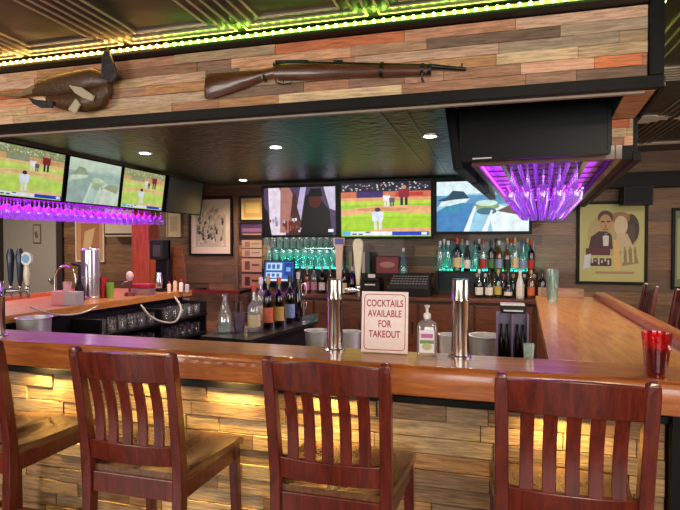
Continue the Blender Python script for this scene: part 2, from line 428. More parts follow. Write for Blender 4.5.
# wall header trims on the back wall
mb = MB(); mb.box(0.95, XR, YB-0.14, YB-0.02, 2.11, 2.27); struct(mb.build('trim_1', TRIM, bevel=0.004))
mb = MB(); mb.box(-4.1, -2.7, YB-0.045, YB-0.021, 2.10, 2.16); struct(mb.build('trim_2', SHELFW))
mb = MB(); _x = P(236.5, 230, Y=YB-0.03).x; mb.box(_x-0.03, _x+0.03, YB-0.04, YB-0.021, 0, 2.10); struct(mb.build('trim_3', PLANK_DARK and wood('lighter_stud', (0.10, 0.05, 0.028), (0.16, 0.085, 0.05), (9, 9, 1.2), 0.5, 0.1)))

# door on the far left of the back wall
p = P(8, 260, Y=YB); q = P(60, 260, Y=YB)
dr = bpy.data.objects.new('door_1', None); COL.objects.link(dr); dr['kind'] = 'structure'; dr.location = ((p.x+q.x)/2, YB-0.03, 0)
w = (q.x-p.x)/2
mb = MB(); mb.box(-w, w, -0.045, -0.01, 0.02, 2.03); mb.build('door_panel', pbr('grey_door', (0.30, 0.27, 0.23), 0.5), dr, bevel=0.003)
mb = MB()
for a in (-w-0.09, w): mb.box(a, a+0.09, -0.03, 0.0, 0, 2.12)
mb.box(-w, w, -0.03, 0.0, 2.03, 2.12); mb.build('door_frame', pbr('dark_door_frame', (0.03, 0.02, 0.017), 0.5), dr)
mb = MB(); mb.ell((w-0.07, -0.08, 1.0), (0.03, 0.03, 0.03)); mb.build('door_handle', STEEL, dr, smooth=True)
c = P(37, 234, Y=YB-0.08)
mb = MB(); mb.box(-0.07, 0.07, -0.004, 0.004, -0.14, 0.14, 0, (0.10, 0.08, 0.06)); mb.box(-0.055, 0.055, -0.006, -0.003, -0.12, 0.12, 0, (0.33, 0.28, 0.22))
mb.prism([(-0.02, -0.06), (0.03, -0.05), (0.0, 0.05), (-0.04, 0.02)], 0.003, 0.0072, 0, (0.1, 0.08, 0.06), Matrix.Rotation(R(90), 4, 'X'))
tag(mb.build('notice', ATTR, loc=(c.x, YB-0.08, c.z)), 'small dark-bordered notice stuck on the grey door', 'notice')

# ================================================================= BAR
bar = thing('bar_counter', 'U-shaped bar with thick glossy orange wood top and reclaimed plank front', 'bar', (0, 2.1, 0))
def bl(mb, name, mat, **k):
    o = mb.build(name, mat, None, **k); o.parent = bar; o.matrix_parent_inverse = Matrix.Translation((0, -2.1, 0)); return o
ZB = 1.07
mb = MB()
mb.prism([(-3.70, 1.99), (0.80, 1.99), (0.80, 2.25), (-3.70, 2.25)], ZB-0.05, ZB)
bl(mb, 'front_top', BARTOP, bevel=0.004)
mb = MB(); mb.prism([(0.225, 2.2505), (0.80, 2.2505), (0.86, 4.95), (0.385, 4.95)], ZB-0.05, ZB)
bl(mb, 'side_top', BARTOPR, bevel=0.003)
mb = MB(); mb.prism([(-3.70, 2.2505), (-2.97, 2.2505), (-2.80, 4.62), (-3.70, 4.62)], ZB-0.05, ZB)
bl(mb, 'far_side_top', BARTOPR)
# thick rounded front edge
mb = MB()
prof = [(1.97, 0.965), (1.967, 1.0), (1.967, 1.045), (1.972, 1.062), (1.985, 1.073), (2.00, 1.074), (2.008, 1.0705), (2.008, 0.96), (1.975, 0.96)]
mb.loft([[(x, y, z) for y, z in prof] for x in (-3.75, 0.86)])
bl(mb, 'front_edge', FASCIA, smooth=True)
mb = MB()
mb.loft([[(x0+dx, y, z) for dx, z in ((-0.05, 1.0705), (-0.048, 1.10), (-0.03, 1.112), (0.03, 1.112), (0.05, 1.098), (0.055, 0.96), (-0.05, 0.96))] for x0, y in ((0.83, 2.012), (0.90, 4.97))])
bl(mb, 'arm_rail', FASCIA, smooth=True)
mb = MB(); mb.box(-3.79, -3.70, 2.012, 4.62, 0.96, 1.10); bl(mb, 'far_arm_rail', FASCIA, bevel=0.012)
mb = MB(); planks(mb, -3.65, 0.62, 0.0, 0.872, 2.19, 13, barp, 0.16, 0.48, 0.018, gap=0.003); bl(mb, 'plank_front', PLANK_BAR, bevel=0.001)
mb = MB(); mb.box(-3.65, 0.70, 2.19, 2.22, 0.0, 1.02); mb.box(-3.65, 0.70, 2.165, 2.19, 0.875, 0.90); mb.box(0.625, 0.665, 2.12, 2.19, 0, 1.019)
mb.box(0.67, 0.70, 2.22, 4.9, 0, 1.019); mb.box(-3.65, -3.62, 2.22, 4.55, 0, 1.019)
bl(mb, 'black_trim', TRIM)
# inner work side: dark wood back of the right and left legs
mb = MB(); mb.prism([(0.235, 2.3), (0.28, 2.3), (0.43, 4.9), (0.395, 4.9)], 0.0, 1.019)
bl(mb, 'inner_panel', SHELFW)
mb = MB(); mb.prism([(-3.02, 2.3), (-2.98, 2.3), (-2.86, 4.55), (-2.90, 4.55)], 0, 1.019)
bl(mb, 'inner_panel', BLACK)

# puck lights under the overhang
for k, px in enumerate((-60, 40, 145, 325, 560, 228)):
    a = P(px, 380, Y=2.10).x
    o = thing('puck_light', 'small warm puck light under bar overhang, %s' % ['left of the left-edge stool', 'between the two leftmost stools', 'beyond the second stool from the left', 'behind the middle stool', 'behind the right-hand stool', 'between the second stool and the middle stool'][k], 'light', (a, 2.10, 1.018), (0, 0, 0), 'puck lights under the bar overhang')
    mb = MB(); mb.lathe([(0.035, -0.012), (0.035, 0.0)], seg=16); mb.build('housing', STEEL, o)
    mb = MB(); mb.lathe([(0.028, -0.014), (0.028, -0.0125)], seg=16); mb.build('lens', emis('puck_lens_%d' % k, (1.0, 0.72, 0.3), 6) if k == 0 else MATS['puck_lens_0'], o)
    s = spot('puck_lamp', (a, 2.115, 0.998), (R(38), 0, 0), [18, 30, 26, 34, 24, 26][k], (1.0, 0.70, 0.24), 125, 0.03, 0.9)

# ================================================================= LED strips
A = emis('led_amber', (1.0, 0.64, 0.18), 26); G = emis('led_green', (0.50, 1.0, 0.14), 16); PU = emis('led_purple', (0.40, 0.02, 1.0), 9)
st = thing('led_strip', 'amber and green LED strip along the top of the plank soffit', 'light strip', (0, 2.26, 2.475))
xa = P(168, 36, Y=2.26).x
strip_mat = pbr('strip_tape', (0.12, 0.12, 0.10), 0.5)
mb = MB(); mb.box(-5.5, 0.57, -0.004, 0.006, -0.007, 0.007); mb.build('tape', strip_mat, st)
for nm, a, b, m in (('amber_beads', -3.6, xa, A), ('green_beads', xa, 0.60, G)):
    mb = MB(); x = a
    while x < b:
        mb.ell((x, -0.010, 0.0), (0.008, 0.0075, 0.008), 8, 5); x += 0.042
    o = mb.build(nm, m, st, smooth=True); o['kind'] = 'stuff'
area('amber_strip_light', ((-3.6+xa)/2, 2.235, 2.465), (R(-25+180), 0, 0), xa+3.6, 0.012, 4, (1.0, 0.58, 0.12))
area('green_strip_light', ((0.6+xa)/2, 2.235, 2.465), (R(-25+180), 0, 0), 0.6-xa, 0.012, 4.5, (0.45, 1.0, 0.08))
area('amber_strip_down', ((-3.6+xa)/2, 2.235, 2.463), (R(25), 0, 0), xa+3.6, 0.012, 0.7, (1.0, 0.58, 0.12))
area('green_strip_down', ((0.6+xa)/2, 2.235, 2.463), (R(25), 0, 0), 0.6-xa, 0.012, 0.25, (0.55, 1.0, 0.10))
st2 = thing('led_strip', 'short green LED strip running back along the soffit end', 'light strip', (0.645, 2.33, 2.485), (0, 0, R(RA)))
mb = MB(); mb.box(-0.006, 0.006, 0, 1.6, -0.004, 0.006); mb.build('tape', strip_mat, st2)
mb = MB()
for k in range(47): mb.ell((0.004, 0.02+k*0.034, -0.006), (0.006, 0.0065, 0.006), 8, 5)
o = mb.build('green_beads', G, st2, smooth=True); o['kind'] = 'stuff'

# ================================================================= BAR STOOLS
def make_stool(label, loc, rot, group):
    t = thing('bar_stool', label, 'bar stool', loc, rot, group)
    def yb(z):      # back rake
        return 0.0 if z < 0.70 else -0.065*((z-0.70)/0.46)**1.25
    def lower(z): return 0.05*(1 - z/0.70)**1.5 if z < 0.70 else 0
    def postx(z): return 0.189 + 0.006*max(0, (z-0.7)/0.46)
    zs = [0, 0.2, 0.45, 0.66, 0.75, 0.85, 0.95, 1.05, 1.12, 1.150, 1.160]
    for s in (-1, 1):
        mb = MB(); secs = []
        for z in zs:
            w = 0.019 if z < 1.14 else (0.016 if z < 1.155 else 0.010); dd = 0.021 - 0.004*max(0, (z-0.7)/0.46)
            if z > 1.155: dd = 0.010
            y = yb(z) - lower(z); x = s*postx(z)
            secs.append([(x-w, y-dd, z), (x+w, y-dd, z), (x+w, y+dd, z), (x-w, y+dd, z)])
        mb.loft(secs); mb.build('back_post', CHAIR, t, smooth=True, bevel=0.003)
    def rail(z0, z1, arch, th, bow, name):
        mb = MB(); secs = []; n = 12
        for i in range(n+1):
            u = -1 + 2*i/n; x = u*0.186; cb = bow*(1-u*u)
            zt = z1 + arch*(1-u*u)
            y0 = yb(z0) - cb; y1 = yb(zt) - cb
            secs.append([(x, y0-th, z0), (x, y1-th, zt), (x, y1+th, zt), (x, y0+th, z0)])
        mb.loft(secs); return mb.build(name, CHAIR, t, smooth=True, bevel=0.003)
    rail(1.048, 1.140, 0.012, 0.011, 0.022, 'crest_rail')
    rail(0.742, 0.815, 0.0, 0.011, 0.022, 'lower_back_rail')
    for k in range(5):
        u = -0.66 + 0.33*k; x = u*0.186; secs = []
        mb = MB()
        for i in range(9):
            z = 0.813 + (1.055-0.813)*i/8
            y = yb(z) - 0.022*(1-u*u) + 0.012*math.sin(math.pi*i/8)*1.0
            secs.append([(x-0.019, y-0.006, z), (x+0.019, y-0.006, z), (x+0.019, y+0.006, z), (x-0.019, y+0.006, z)])
        mb.loft(secs); mb.build('slat', CHAIR, t, smooth=True, bevel=0.002)
    # saddle seat
    mb = MB(); nx, ny = 14, 14; top = []; W = 0.225
    def sx(v): return 0.195 + 0.032*min(1, v*1.3)
    vs = []; fs = []
    for j in range(ny+1):
        v = j/ny; y = 0.0 + 0.425*v
        for i in range(nx+1):
            u = -1+2*i/nx; x = u*sx(v)
            yy = y + (0.018*(1-u*u) if v > 0.9 else 0)
            z = 0.712 - 0.014*max(0, (1-(abs(u)-0.45)**2*6))*math.sin(math.pi*min(1, max(0, v)))**0.5 - (0.012 if v == 1 else 0)
            vs.append((x, yy, z))
    for j in range(ny):
        for i in range(nx):
            a = j*(nx+1)+i; fs.append((a, a+1, a+nx+2, a+nx+1))
    nb = len(vs)
    vs += [(x, y, z-0.03 if (0 < i % (nx+1) < nx) else z-0.028) for i, (x, y, z) in enumerate(vs)]
    for j in range(ny):
        for i in range(nx):
            a = nb + j*(nx+1)+i; fs.append((a, a+nx+1, a+nx+2, a+1))
    per = [i for i in range(nx+1)] + [j*(nx+1)+nx for j in range(1, ny+1)] + [ny*(nx+1)+i for i in range(nx-1, -1, -1)] + [j*(nx+1) for j in range(ny-1, 0, -1)]
    for k in range(len(per)):
        a = per[k]; b = per[(k+1) % len(per)]; fs.append((a, nb+a, nb+b, b))
    mb.add(vs, fs); mb.build('seat', SEAT, t, smooth=True)
    # rear cross rail and aprons
    mb = MB(); mb.box(-0.175, 0.175, -0.012, 0.012, 0.615, 0.69); mb.build('rear_apron', CHAIR, t, bevel=0.003)
    for s in (-1, 1):
        mb = MB(); mb.beam((s*0.192, 0.015, 0.652), (s*0.205, 0.385, 0.652), 0.02, 0.066); mb.build('side_apron', CHAIR, t, bevel=0.003)
        mb = MB(); secs = []
        for z in (0, 0.35, 0.682):
            y = 0.385 + 0.02*(1-z/0.682); x = s*(0.203+0.012*(1-z/0.682)); w = 0.016+0.004*z
            secs.append([(x-w, y-w, z), (x+w, y-w, z), (x+w, y+w, z), (x-w, y+w, z)])
        mb.loft(secs); mb.build('front_leg', CHAIR, t, bevel=0.003)
        mb = MB(); mb.beam((s*0.195, -0.01, 0.30), (s*0.209, 0.385, 0.30), 0.02, 0.03); mb.build('side_stretcher', CHAIR, t, bevel=0.003)
    mb = MB(); mb.box(-0.19, 0.19, 0.374, 0.396, 0.615, 0.682); mb.build('front_apron', CHAIR, t, bevel=0.003)
    mb = MB(); mb.box(-0.20, 0.20, 0.38, 0.405, 0.20, 0.24); mb.build('footrest', CHAIR, t, bevel=0.003)
    return t
YC = 1.665
g = 'wooden bar stools along the plank front'
s0 = make_stool('slat-back mahogany bar stool cut off by the left edge, its seat showing', (-2.01, YC, 0), (0, 0, 0), g)
for x, y, r, l in ((-1.238, YC-0.02, 0, 'slat-back mahogany bar stool just right of the one cut off at left'),
                (-0.505, YC+0.015, 0, 'slat-back mahogany bar stool in front of the takeout sign'),
                (0.228, YC-0.01, 0, 'slat-back mahogany bar stool nearest the camera, below the red cup')):
    c = copy_tree(s0); c.location = (x, y, 0); c.rotation_euler = (0, 0, R(r)); c['label'] = l
g2 = 'wooden bar stools on the far side of the right bar leg'
for x, y, r, l in ((1.34, 5.40, 88, 'dark red slat-back bar stool beyond the bar, under the framed couple poster'),
                (1.42, 4.74, 92, 'dark red slat-back bar stool at the right edge, beyond the red cup')):
    c = copy_tree(s0); c.location = (x, y, 0); c.rotation_euler = (0, 0, R(r)); c['label'] = l; c['group'] = g2

# ================================================================= PICTURES
def rectp(x0, y0, x1, y1): return [(x0, y0), (x1, y0), (x1, y1), (x0, y1)]
def elp(cx, cy, rx, ry, n=14): return [(cx+rx*math.cos(2*math.pi*k/n), cy+ry*math.sin(2*math.pi*k/n)) for k in range(n)]
def picture(parent, name, w, h, shapes, mat, y=0.0):
    """flat artwork: polygons in 0..1 coordinates, the later ones a hair in front"""
    mb = MB()
    for i, (c, poly) in enumerate(shapes):
        yy = y - 0.00012*i
        vs = [((u-0.5)*w, yy, (v-0.5)*h) for u, v in poly]
        a = sum((poly[k][0]*poly[(k+1) % len(poly)][1] - poly[(k+1) % len(poly)][0]*poly[k][1]) for k in range(len(poly)))
        mb.add(vs, [tuple(range(len(vs))) if a > 0 else tuple(range(len(vs)))[::-1]], 0, c)
    return mb.build(name, mat, parent)
rnd = random.Random(3)
def fig(x, y, s, shirt, pants, skin=(0.5, 0.28, 0.18)):
    return [(pants, rectp(x-0.10*s, y, x-0.02*s, y+0.4*s)), (pants, rectp(x+0.03*s, y, x+0.11*s, y+0.4*s)),
            (shirt, [(x-0.14*s, y+0.38*s), (x+0.14*s, y+0.38*s), (x+0.16*s, y+0.78*s), (x-0.16*s, y+0.78*s)]),
            (skin, elp(x, y+0.87*s, 0.08*s, 0.1*s, 8))]
def baseball(wash=0.0, plate=True):
    w_ = lambda c: tuple(a*(1-wash)+b*wash for a, b in zip(c, (0.72, 0.80, 0.30)))
    S = [(w_(srgb(150, 200, 40)), rectp(0, 0, 1, 1)), (w_(srgb(175, 215, 60)), rectp(0, 0.36, 1, 0.44)), (w_(srgb(230, 170, 120)), [(0, 0.38), (0.5, 0.46), (1, 0.4), (1, 0.56), (0.5, 0.58), (0, 0.5)]),
         (w_(srgb(205, 145, 95)), elp(0.47, 0.5, 0.3, 0.035, 20)), (w_(srgb(185, 210, 70)), [(0, 0.58), (1, 0.6), (1, 0.7), (0, 0.68)]), (w_(srgb(225, 160, 110)), rectp(0, 0.66, 1, 0.72)),
         (w_(srgb(165, 205, 45)), rectp(0, 0.12, 1, 0.34)),
         (w_(srgb(226, 170, 125)), [(0.2, 0.07), (1, 0.07), (1, 0.16), (0.5, 0.15)]),
         (w_(srgb(200, 110, 80)), rectp(0, 0.72, 1, 0.83)), (w_(srgb(60, 40, 100)), rectp(0.18, 0.72, 0.48, 0.83)), (w_(srgb(190, 60, 50)), rectp(0.62, 0.74, 0.92, 0.81)),
         (w_(srgb(40, 35, 50)), rectp(0, 0.83, 1, 1))]
    for _ in range(90):
        u = rnd.random(); v = rnd.uniform(0.84, 0.98)
        S.append((w_(rnd.choice([(0.6, 0.55, 0.5), (0.25, 0.3, 0.5), (0.5, 0.2, 0.15), (0.7, 0.7, 0.75), (0.05, 0.05, 0.08)])), rectp(u*0.97, v, u*0.97+0.016, v+0.022)))
    S += fig(0.52, 0.55, 0.26, (0.85, 0.8, 0.8), (0.75, 0.72, 0.72)) + fig(0.58, 0.55, 0.2, (0.1, 0.1, 0.14), (0.1, 0.1, 0.12)) + fig(0.71, 0.57, 0.38, (0.25, 0.02, 0.03), (0.02, 0.02, 0.04))
    S += fig(0.42, 0.13, 0.42, (0.7, 0.72, 0.85), (0.75, 0.7, 0.65), (0.05, 0.03, 0.06))
    S += [((0.8, 0.85, 0.95), rectp(0.02, 0.02, 0.58, 0.09)), (srgb(40, 60, 190), rectp(0.58, 0.02, 0.98, 0.09)), (srgb(90, 180, 230), rectp(0.02, 0.02, 0.11, 0.09)),
          ((0.02, 0.03, 0.06), rectp(0.13, 0.03, 0.18, 0.055)), ((0.02, 0.03, 0.06), rectp(0.20, 0.03, 0.25, 0.055)), ((0.02, 0.03, 0.06), rectp(0.28, 0.065, 0.33, 0.085)), ((0.75, 0.85, 0.95), rectp(0.9, 0.03, 0.96, 0.08))]
    return S
def crowdshot():
    S = [(srgb(120, 100, 130), rectp(0, 0, 1, 1)), (srgb(225, 215, 225), [(0.08, 0), (0.3, 0), (0.34, 0.5), (0.22, 1), (0.06, 1)]),
         (srgb(190, 150, 140), [(0.22, 0.05), (0.5, 0.05), (0.46, 0.75), (0.36, 1), (0.24, 1)]), (srgb(110, 75, 70), [(0.34, 0), (0.5, 0), (0.54, 0.5), (0.42, 0.95)]),
         (srgb(200, 190, 215), [(0.52, 0.3), (0.6, 1), (0.52, 1), (0.47, 0.6)]), (srgb(40, 25, 30), [(0.5, 0), (0.95, 0), (0.92, 0.5), (0.7, 0.95), (0.58, 0.8)]),
         (srgb(120, 60, 50), elp(0.72, 0.72, 0.09, 0.15)), (srgb(25, 18, 22), [(0.62, 0.8), (0.83, 0.8), (0.8, 0.97), (0.66, 0.97)]),
         (srgb(210, 205, 220), [(0.84, 1), (1, 1), (1, 0.5), (0.92, 0.55)]), (srgb(60, 50, 60), [(0, 0), (0.1, 0), (0.05, 0.5), (0, 0.6)])]
    for _ in range(26):
        u = rnd.uniform(0.05, 0.5); v = rnd.uniform(0.05, 0.3); S.append((rnd.choice([(0.7, 0.7, 0.75), (0.2, 0.12, 0.12), (0.45, 0.2, 0.15), (0.5, 0.45, 0.6)]), rectp(u, v, u+0.03, v+rnd.uniform(0.03, 0.12))))
    for k in range(5): S.append((srgb(150, 90, 75), rectp(0.3+0.045*k, 0.1, 0.325+0.045*k, 0.3)))
    S.append(((0.8, 0.85, 0.9), rectp(0.9, 0.06, 0.97, 0.12)))
    return S
def harbour(wash=0.0):
    w_ = lambda c: tuple(a*(1-wash)+b*wash for a, b in zip(c, (0.50, 0.58, 0.34)))
    S = [(w_(srgb(150, 200, 225)), rectp(0, 0, 1, 1)), (w_(srgb(215, 235, 240)), [(0, 0.72), (1, 0.80), (1, 1), (0, 1)]), (w_(srgb(95, 150, 190)), [(0, 0.5), (1, 0.55), (1, 0.72), (0, 0.72)]),
         (w_(srgb(70, 130, 185)), [(0, 0), (0.3, 0), (0.42, 0.55), (0.2, 0.6), (0, 0.4)]), (w_(srgb(225, 240, 245)), [(0.62, 0), (1, 0), (1, 0.35), (0.55, 0.6)]),
         (w_(srgb(45, 75, 95)), [(0.0, 0.62), (0.12, 0.7), (0.18, 0.82), (0.3, 0.8), (0.36, 0.66), (0.2, 0.6)]), (w_(srgb(215, 235, 240)), [(0.02, 0.5), (0.3, 0.54), (0.37, 0.66), (0.2, 0.64), (0.05, 0.6)]),
         (w_(srgb(60, 140, 170)), [(0.04, 0.42), (0.22, 0.38), (0.34, 0.56), (0.3, 0.58), (0.1, 0.5)]),
         (w_(srgb(140, 165, 110)), elp(0.55, 0.5, 0.14, 0.08)), (w_(srgb(200, 225, 215)), elp(0.55, 0.56, 0.12, 0.06)), (w_(srgb(70, 110, 130)), elp(0.55, 0.4, 0.11, 0.07)),
         (w_(srgb(235, 245, 248)), [(0.30, 0.0), (0.36, 0.0), (0.44, 0.5), (0.42, 0.5)]), (w_(srgb(235, 245, 248)), [(0.5, 0.0), (0.56, 0.0), (0.62, 0.42), (0.6, 0.42)]),
         (w_(srgb(110, 90, 80)), [(0.66, 0.4), (0.95, 0.3), (0.97, 0.5), (0.8, 0.52)])]
    return S
def tv(label, loc, w, h, yaw, tilt, shapes, mat=None, group=None, mount=0.08, depth=0.05, b=0.014):
    t = thing('television', label, 'television', loc, (R(tilt), 0, R(yaw)), group)
    mb = MB(); mb.box(-w/2, w/2, 0.0, depth, -h/2, h/2); mb.build('casing', TVCASE, t, bevel=0.004)
    mb = MB()
    for a in ((-w/2, w/2, -h/2, -h/2+b), (-w/2, w/2, h/2-b, h/2), (-w/2, -w/2+b, -h/2+b, h/2-b), (w/2-b, w/2, -h/2+b, h/2-b)): mb.box(a[0], a[1], -0.008, 0.0, a[2], a[3])
    mb.build('bezel', TVCASE, t)
    if shapes: picture(t, 'screen_picture', w-2*b, h-2*b, shapes, mat or SCREEN, -0.001)
    else:
        mb = MB(); mb.box(-w/2+b, w/2-b, -0.002, 0.001, -h/2+b, h/2-b); mb.build('dark_screen', mat or TVOFF, t)
    mb = MB(); mb.box(-0.06, 0.06, depth, depth+mount, -0.05, 0.05); mb.build('wall_bracket', BLACK, t)
    return t
# back wall, three sets
def backtv(x0, y0, x1, y1, label, shapes, Y=6.12):
    a = P(x0, y0, Y=Y); b = P(x1, y1, Y=Y); return tv(label, ((a.x+b.x)/2, Y, (a.z+b.z)/2), b.x-a.x, a.z-b.z, 0, 3, shapes, group='televisions on the back wall', mount=0.16, depth=0.05, b=0.032)
backtv(262, 186, 338.2, 237.5, 'wide television left of centre on back wall, close-up of people in purple tones', [(tuple(min(1, q**1.6*1.15) for q in c), p) for c, p in crowdshot()])
backtv(338.6, 181, 433.6, 239, 'central back-wall television showing a green baseball field', baseball())
backtv(434, 179.5, 532, 234, 'right back-wall television showing blue sky and boats, half behind the glass rack', harbour())
# left row above the left bar leg
L3 = ['television at the left end of the hanging row, showing baseball field', 'television second in the hanging row, showing pale green rails or boats', 'television third in the hanging row, smaller baseball picture beside the dark set', 'switched-off grey television at the far end of the hanging left row']
for i, (yc, w, sh) in enumerate(((3.265, 0.69, baseball(0.35)), (3.965, 0.67, harbour(0.6)), (4.655, 0.69, baseball(0.4)), (5.42, 0.74, None))):
    tv(L3[i], (-3.36, yc, 2.06), w, 0.40, 90, 8, sh, SCREEN_SIDE if sh else TVGREY, 'televisions hanging over the left bar leg', mount=0.02, depth=0.045)
# right group: one facing the room, three facing the bar
tv('black switched-off television hanging under the soffit, facing the stools', (0.185, 2.66, 2.098), 0.665, 0.335, RA, 0, None, None, 'televisions on the right glass rack', mount=0.02)
mb = MB(); mb.box(-0.27, -0.18, -0.0105, -0.008, -0.163, -0.157)
mb.build('sticker', WHITE, bpy.data.objects[[o.name for o in bpy.data.objects if o.name.startswith('television')][-1]])
for i, yc in enumerate((3.10, 3.80, 4.50)):
    x = -0.075 + (yc-2.7)*math.tan(R(5)) - 0.13
    tv('dark television on the left side of the right rack, %s' % ['nearest the soffit', 'middle one of that side', 'farthest from the soffit'][i], (x, yc, 2.08), 0.66, 0.36, -90+RA, 8, None, None, 'televisions on the right glass rack', mount=0.02, depth=0.04)

# ================================================================= HANGING GLASS RACKS
def stem_glass():
    mb = MB(); mb.lathe([(0.030, 0.0), (0.029, -0.002), (0.010, -0.006), (0.0042, -0.014), (0.0038, -0.095), (0.010, -0.102), (0.027, -0.120), (0.034, -0.145), (0.033, -0.170), (0.028, -0.195)], seg=14, cap=False)
    return mb
def rack(label, cx, cy, z, W, L, yaw, nx, ny, glabel, ggroup, frontlabel=None, power=5, gp=None, y0=0.06, down=0):
    t = thing('glass_rack', label, 'glass rack', (cx, cy, z), (0, 0, R(yaw)))
    WD = SHELFW
    mb = MB(); mb.box(-W/2, W/2, -L/2, L/2, 0.035, 0.055); mb.build('top_panel', pbr('rack_panel', (0.45, 0.40, 0.48), 0.35), t)
    mb = MB()
    for a in ((-W/2-0.03, -W/2, -L/2-0.03, L/2+0.03), (W/2, W/2+0.03, -L/2-0.03, L/2+0.03), (-W/2, W/2, -L/2-0.03, -L/2), (-W/2, W/2, L/2, L/2+0.03)): mb.box(a[0], a[1], a[2], a[3], -0.012, 0.055)
    mb.build('frame', WD, t, bevel=0.002)
    mb = MB(); pitch = (W-0.04)/nx
    gp = gp or pitch
    for i in range(nx+1):
        x = (i-nx/2)*gp; mb.box(x-0.012, x+0.012, -L/2, L/2, 0.0, 0.004); mb.box(x-0.002, x+0.002, -L/2, L/2, 0.004, 0.035)
    mb.build('runner', STEEL, t)
    mb = MB()
    for k in range(10): mb.box(-W/2, W/2, -L/2+0.02+k*L/10, -L/2+0.035+k*L/10, 0.028, 0.035)
    mb.build('slat', WD, t)
    mb = MB()
    for s in (-1, 1): mb.box(s*(W/2-0.003)-0.003, s*(W/2-0.003)+0.003, -L/2, L/2, 0.008, 0.016)
    mb.box(-W/2, W/2, L/2-0.007, L/2-0.001, 0.008, 0.016)
    mb.build('purple_strip', PU, t)
    for sd in (-1, 1):
        o = area('purple_rack_light', (sd*(W/2-0.012), 0, 0.012), (0, R(90*sd-12*sd), 0), 0.02, L*0.98, power, (0.44, 0.012, 1.0), 100); o.parent = t
    if down:
        o = area('purple_rack_light', (0, 0, 0.024), (0, 0, 0), W*0.85, L*0.95, down, (0.48, 0.010, 1.0)); o.parent = t
    M = Matrix.Translation((cx, cy, z)) @ Matrix.Rotation(R(yaw), 4, 'Z')
    first = None; py = L/ny
    for j in range(ny):
        for i in range(nx):
            q = M @ Vector(((i-(nx-1)/2)*gp, -L/2+y0+(L-0.06-y0)*j/(ny-1), 0.0045+0.002))
            if first is None:
                o = first = stem_glass().build('wine_glass', GLASSP, smooth=True)
            else:
                o = first.copy(); COL.objects.link(o)
            o.location = q; o.rotation_euler = (0, 0, random.random()*6)
            if j == 0 and frontlabel: tag(o, frontlabel % ['leftmost', 'second from the left', 'middle', 'second from the right', 'rightmost'][i], 'wine glass', ggroup)
            else: tag(o, glabel, 'wine glass', ggroup)
rack('purple-lit glass rack hanging over the right bar leg behind the black television', 0.365, 4.12, 1.93, 0.62, 2.66, RA, 5, 18,
     'upside-down wine glass in purple light in the right rack, behind its front row', 'wine glasses in the right hanging rack', 'upside-down wine glass, %s of front row in the right purple rack', 10, 0.078, 0.10)
rack('long purple-lit glass rack hanging behind the left row of televisions', -3.78, 3.85, 1.925, 0.62, 2.9, 0, 4, 29,
     'upside-down wine glass in the left purple-lit rack', 'wine glasses in the left hanging rack', None, 14, None, 0.06, 34)

# ================================================================= DOWNLIGHTS
for px, py, l in ((145, 153, 'round recessed ceiling light above the left televisions'), (276, 147, 'round recessed ceiling light in the middle of the dark ceiling'), (430, 136, 'round recessed ceiling light left of the hanging black television'), (243, 180, 'round recessed ceiling light near the back wall over the framed team picture'), (472, 158, 'partly hidden recessed ceiling light beside the right rack')):
    c = P(px, py, Z=ZI)
    t = thing('downlight', l, 'ceiling light', (c.x, c.y, ZI), (0, 0, 0), 'recessed lights over the bar')
    mb = MB(); mb.lathe([(0.042, -0.004), (0.058, -0.008), (0.062, -0.0065), (0.062, -0.0005)], seg=24, cap=False); mb.build('trim_ring', WHITE, t, smooth=True)
    mb = MB(); mb.lathe([(0.043, -0.005), (0.043, -0.001)], seg=24); mb.build('lens', MATS.get('downlight_lens') or emis('downlight_lens', (1.0, 0.86, 0.66), 14), t)
    spot('downlight_lamp', (c.x, c.y, ZI-0.03), (0, 0, 0), 45, (1.0, 0.76, 0.50), 150, 0.05, 0.8)

# ================================================================= SOFFIT DECORATIONS
# rifle
a = P(205, 72, Y=YS-0.05); b = P(466, 69.5, Y=YS-0.05); Lr = b.x-a.x
t = thing('rifle', 'old bolt-action rifle with full wooden stock mounted on the plank soffit', 'rifle', ((a.x+b.x)/2, YS-0.035, (a.z+b.z)/2), (0, R(-math.degrees(math.atan2(b.z-a.z, Lr))), 0))
STOCK = wood('rifle_stock', (0.06, 0.016, 0.007), (0.16, 0.05, 0.018), (2, 12, 12), 0.3, 0.5)
GUN = pbr('gun_metal', (0.05, 0.05, 0.045), 0.3, 0.9)
h2 = Lr/2
def sec(x, zc, hh, ww, n=10): return [(x, ww*math.cos(2*math.pi*k/n), zc + hh*math.sin(2*math.pi*k/n)) for k in range(n)]
mb = MB(); mb.loft([sec(-h2, -0.066, 0.056, 0.016), sec(-h2+0.012, -0.064, 0.062, 0.019), sec(-h2+0.12, -0.046, 0.050, 0.02), sec(-h2+0.22, -0.026, 0.036, 0.02), sec(-h2+0.29, -0.010, 0.024, 0.018), sec(-h2+0.34, 0.000, 0.026, 0.018),
                    sec(-h2+0.37, 0.002, 0.040, 0.021), sec(-h2+0.55, 0.004, 0.040, 0.021), sec(-h2+0.66, 0.004, 0.032, 0.019), sec(-h2+0.95, 0.004, 0.027, 0.016), sec(h2-0.14, 0.002, 0.021, 0.014)])
mb.build('stock', STOCK, t, smooth=True)
mb = MB(); mb.tube([(-h2+0.40, 0, 0.038), (h2-0.13, 0, 0.018), (h2, 0, 0.006)], [0.013, 0.010, 0.007], 10); mb.box(h2-0.02, h2-0.014, -0.002, 0.002, 0.01, 0.03); mb.build('barrel', GUN, t, smooth=True)
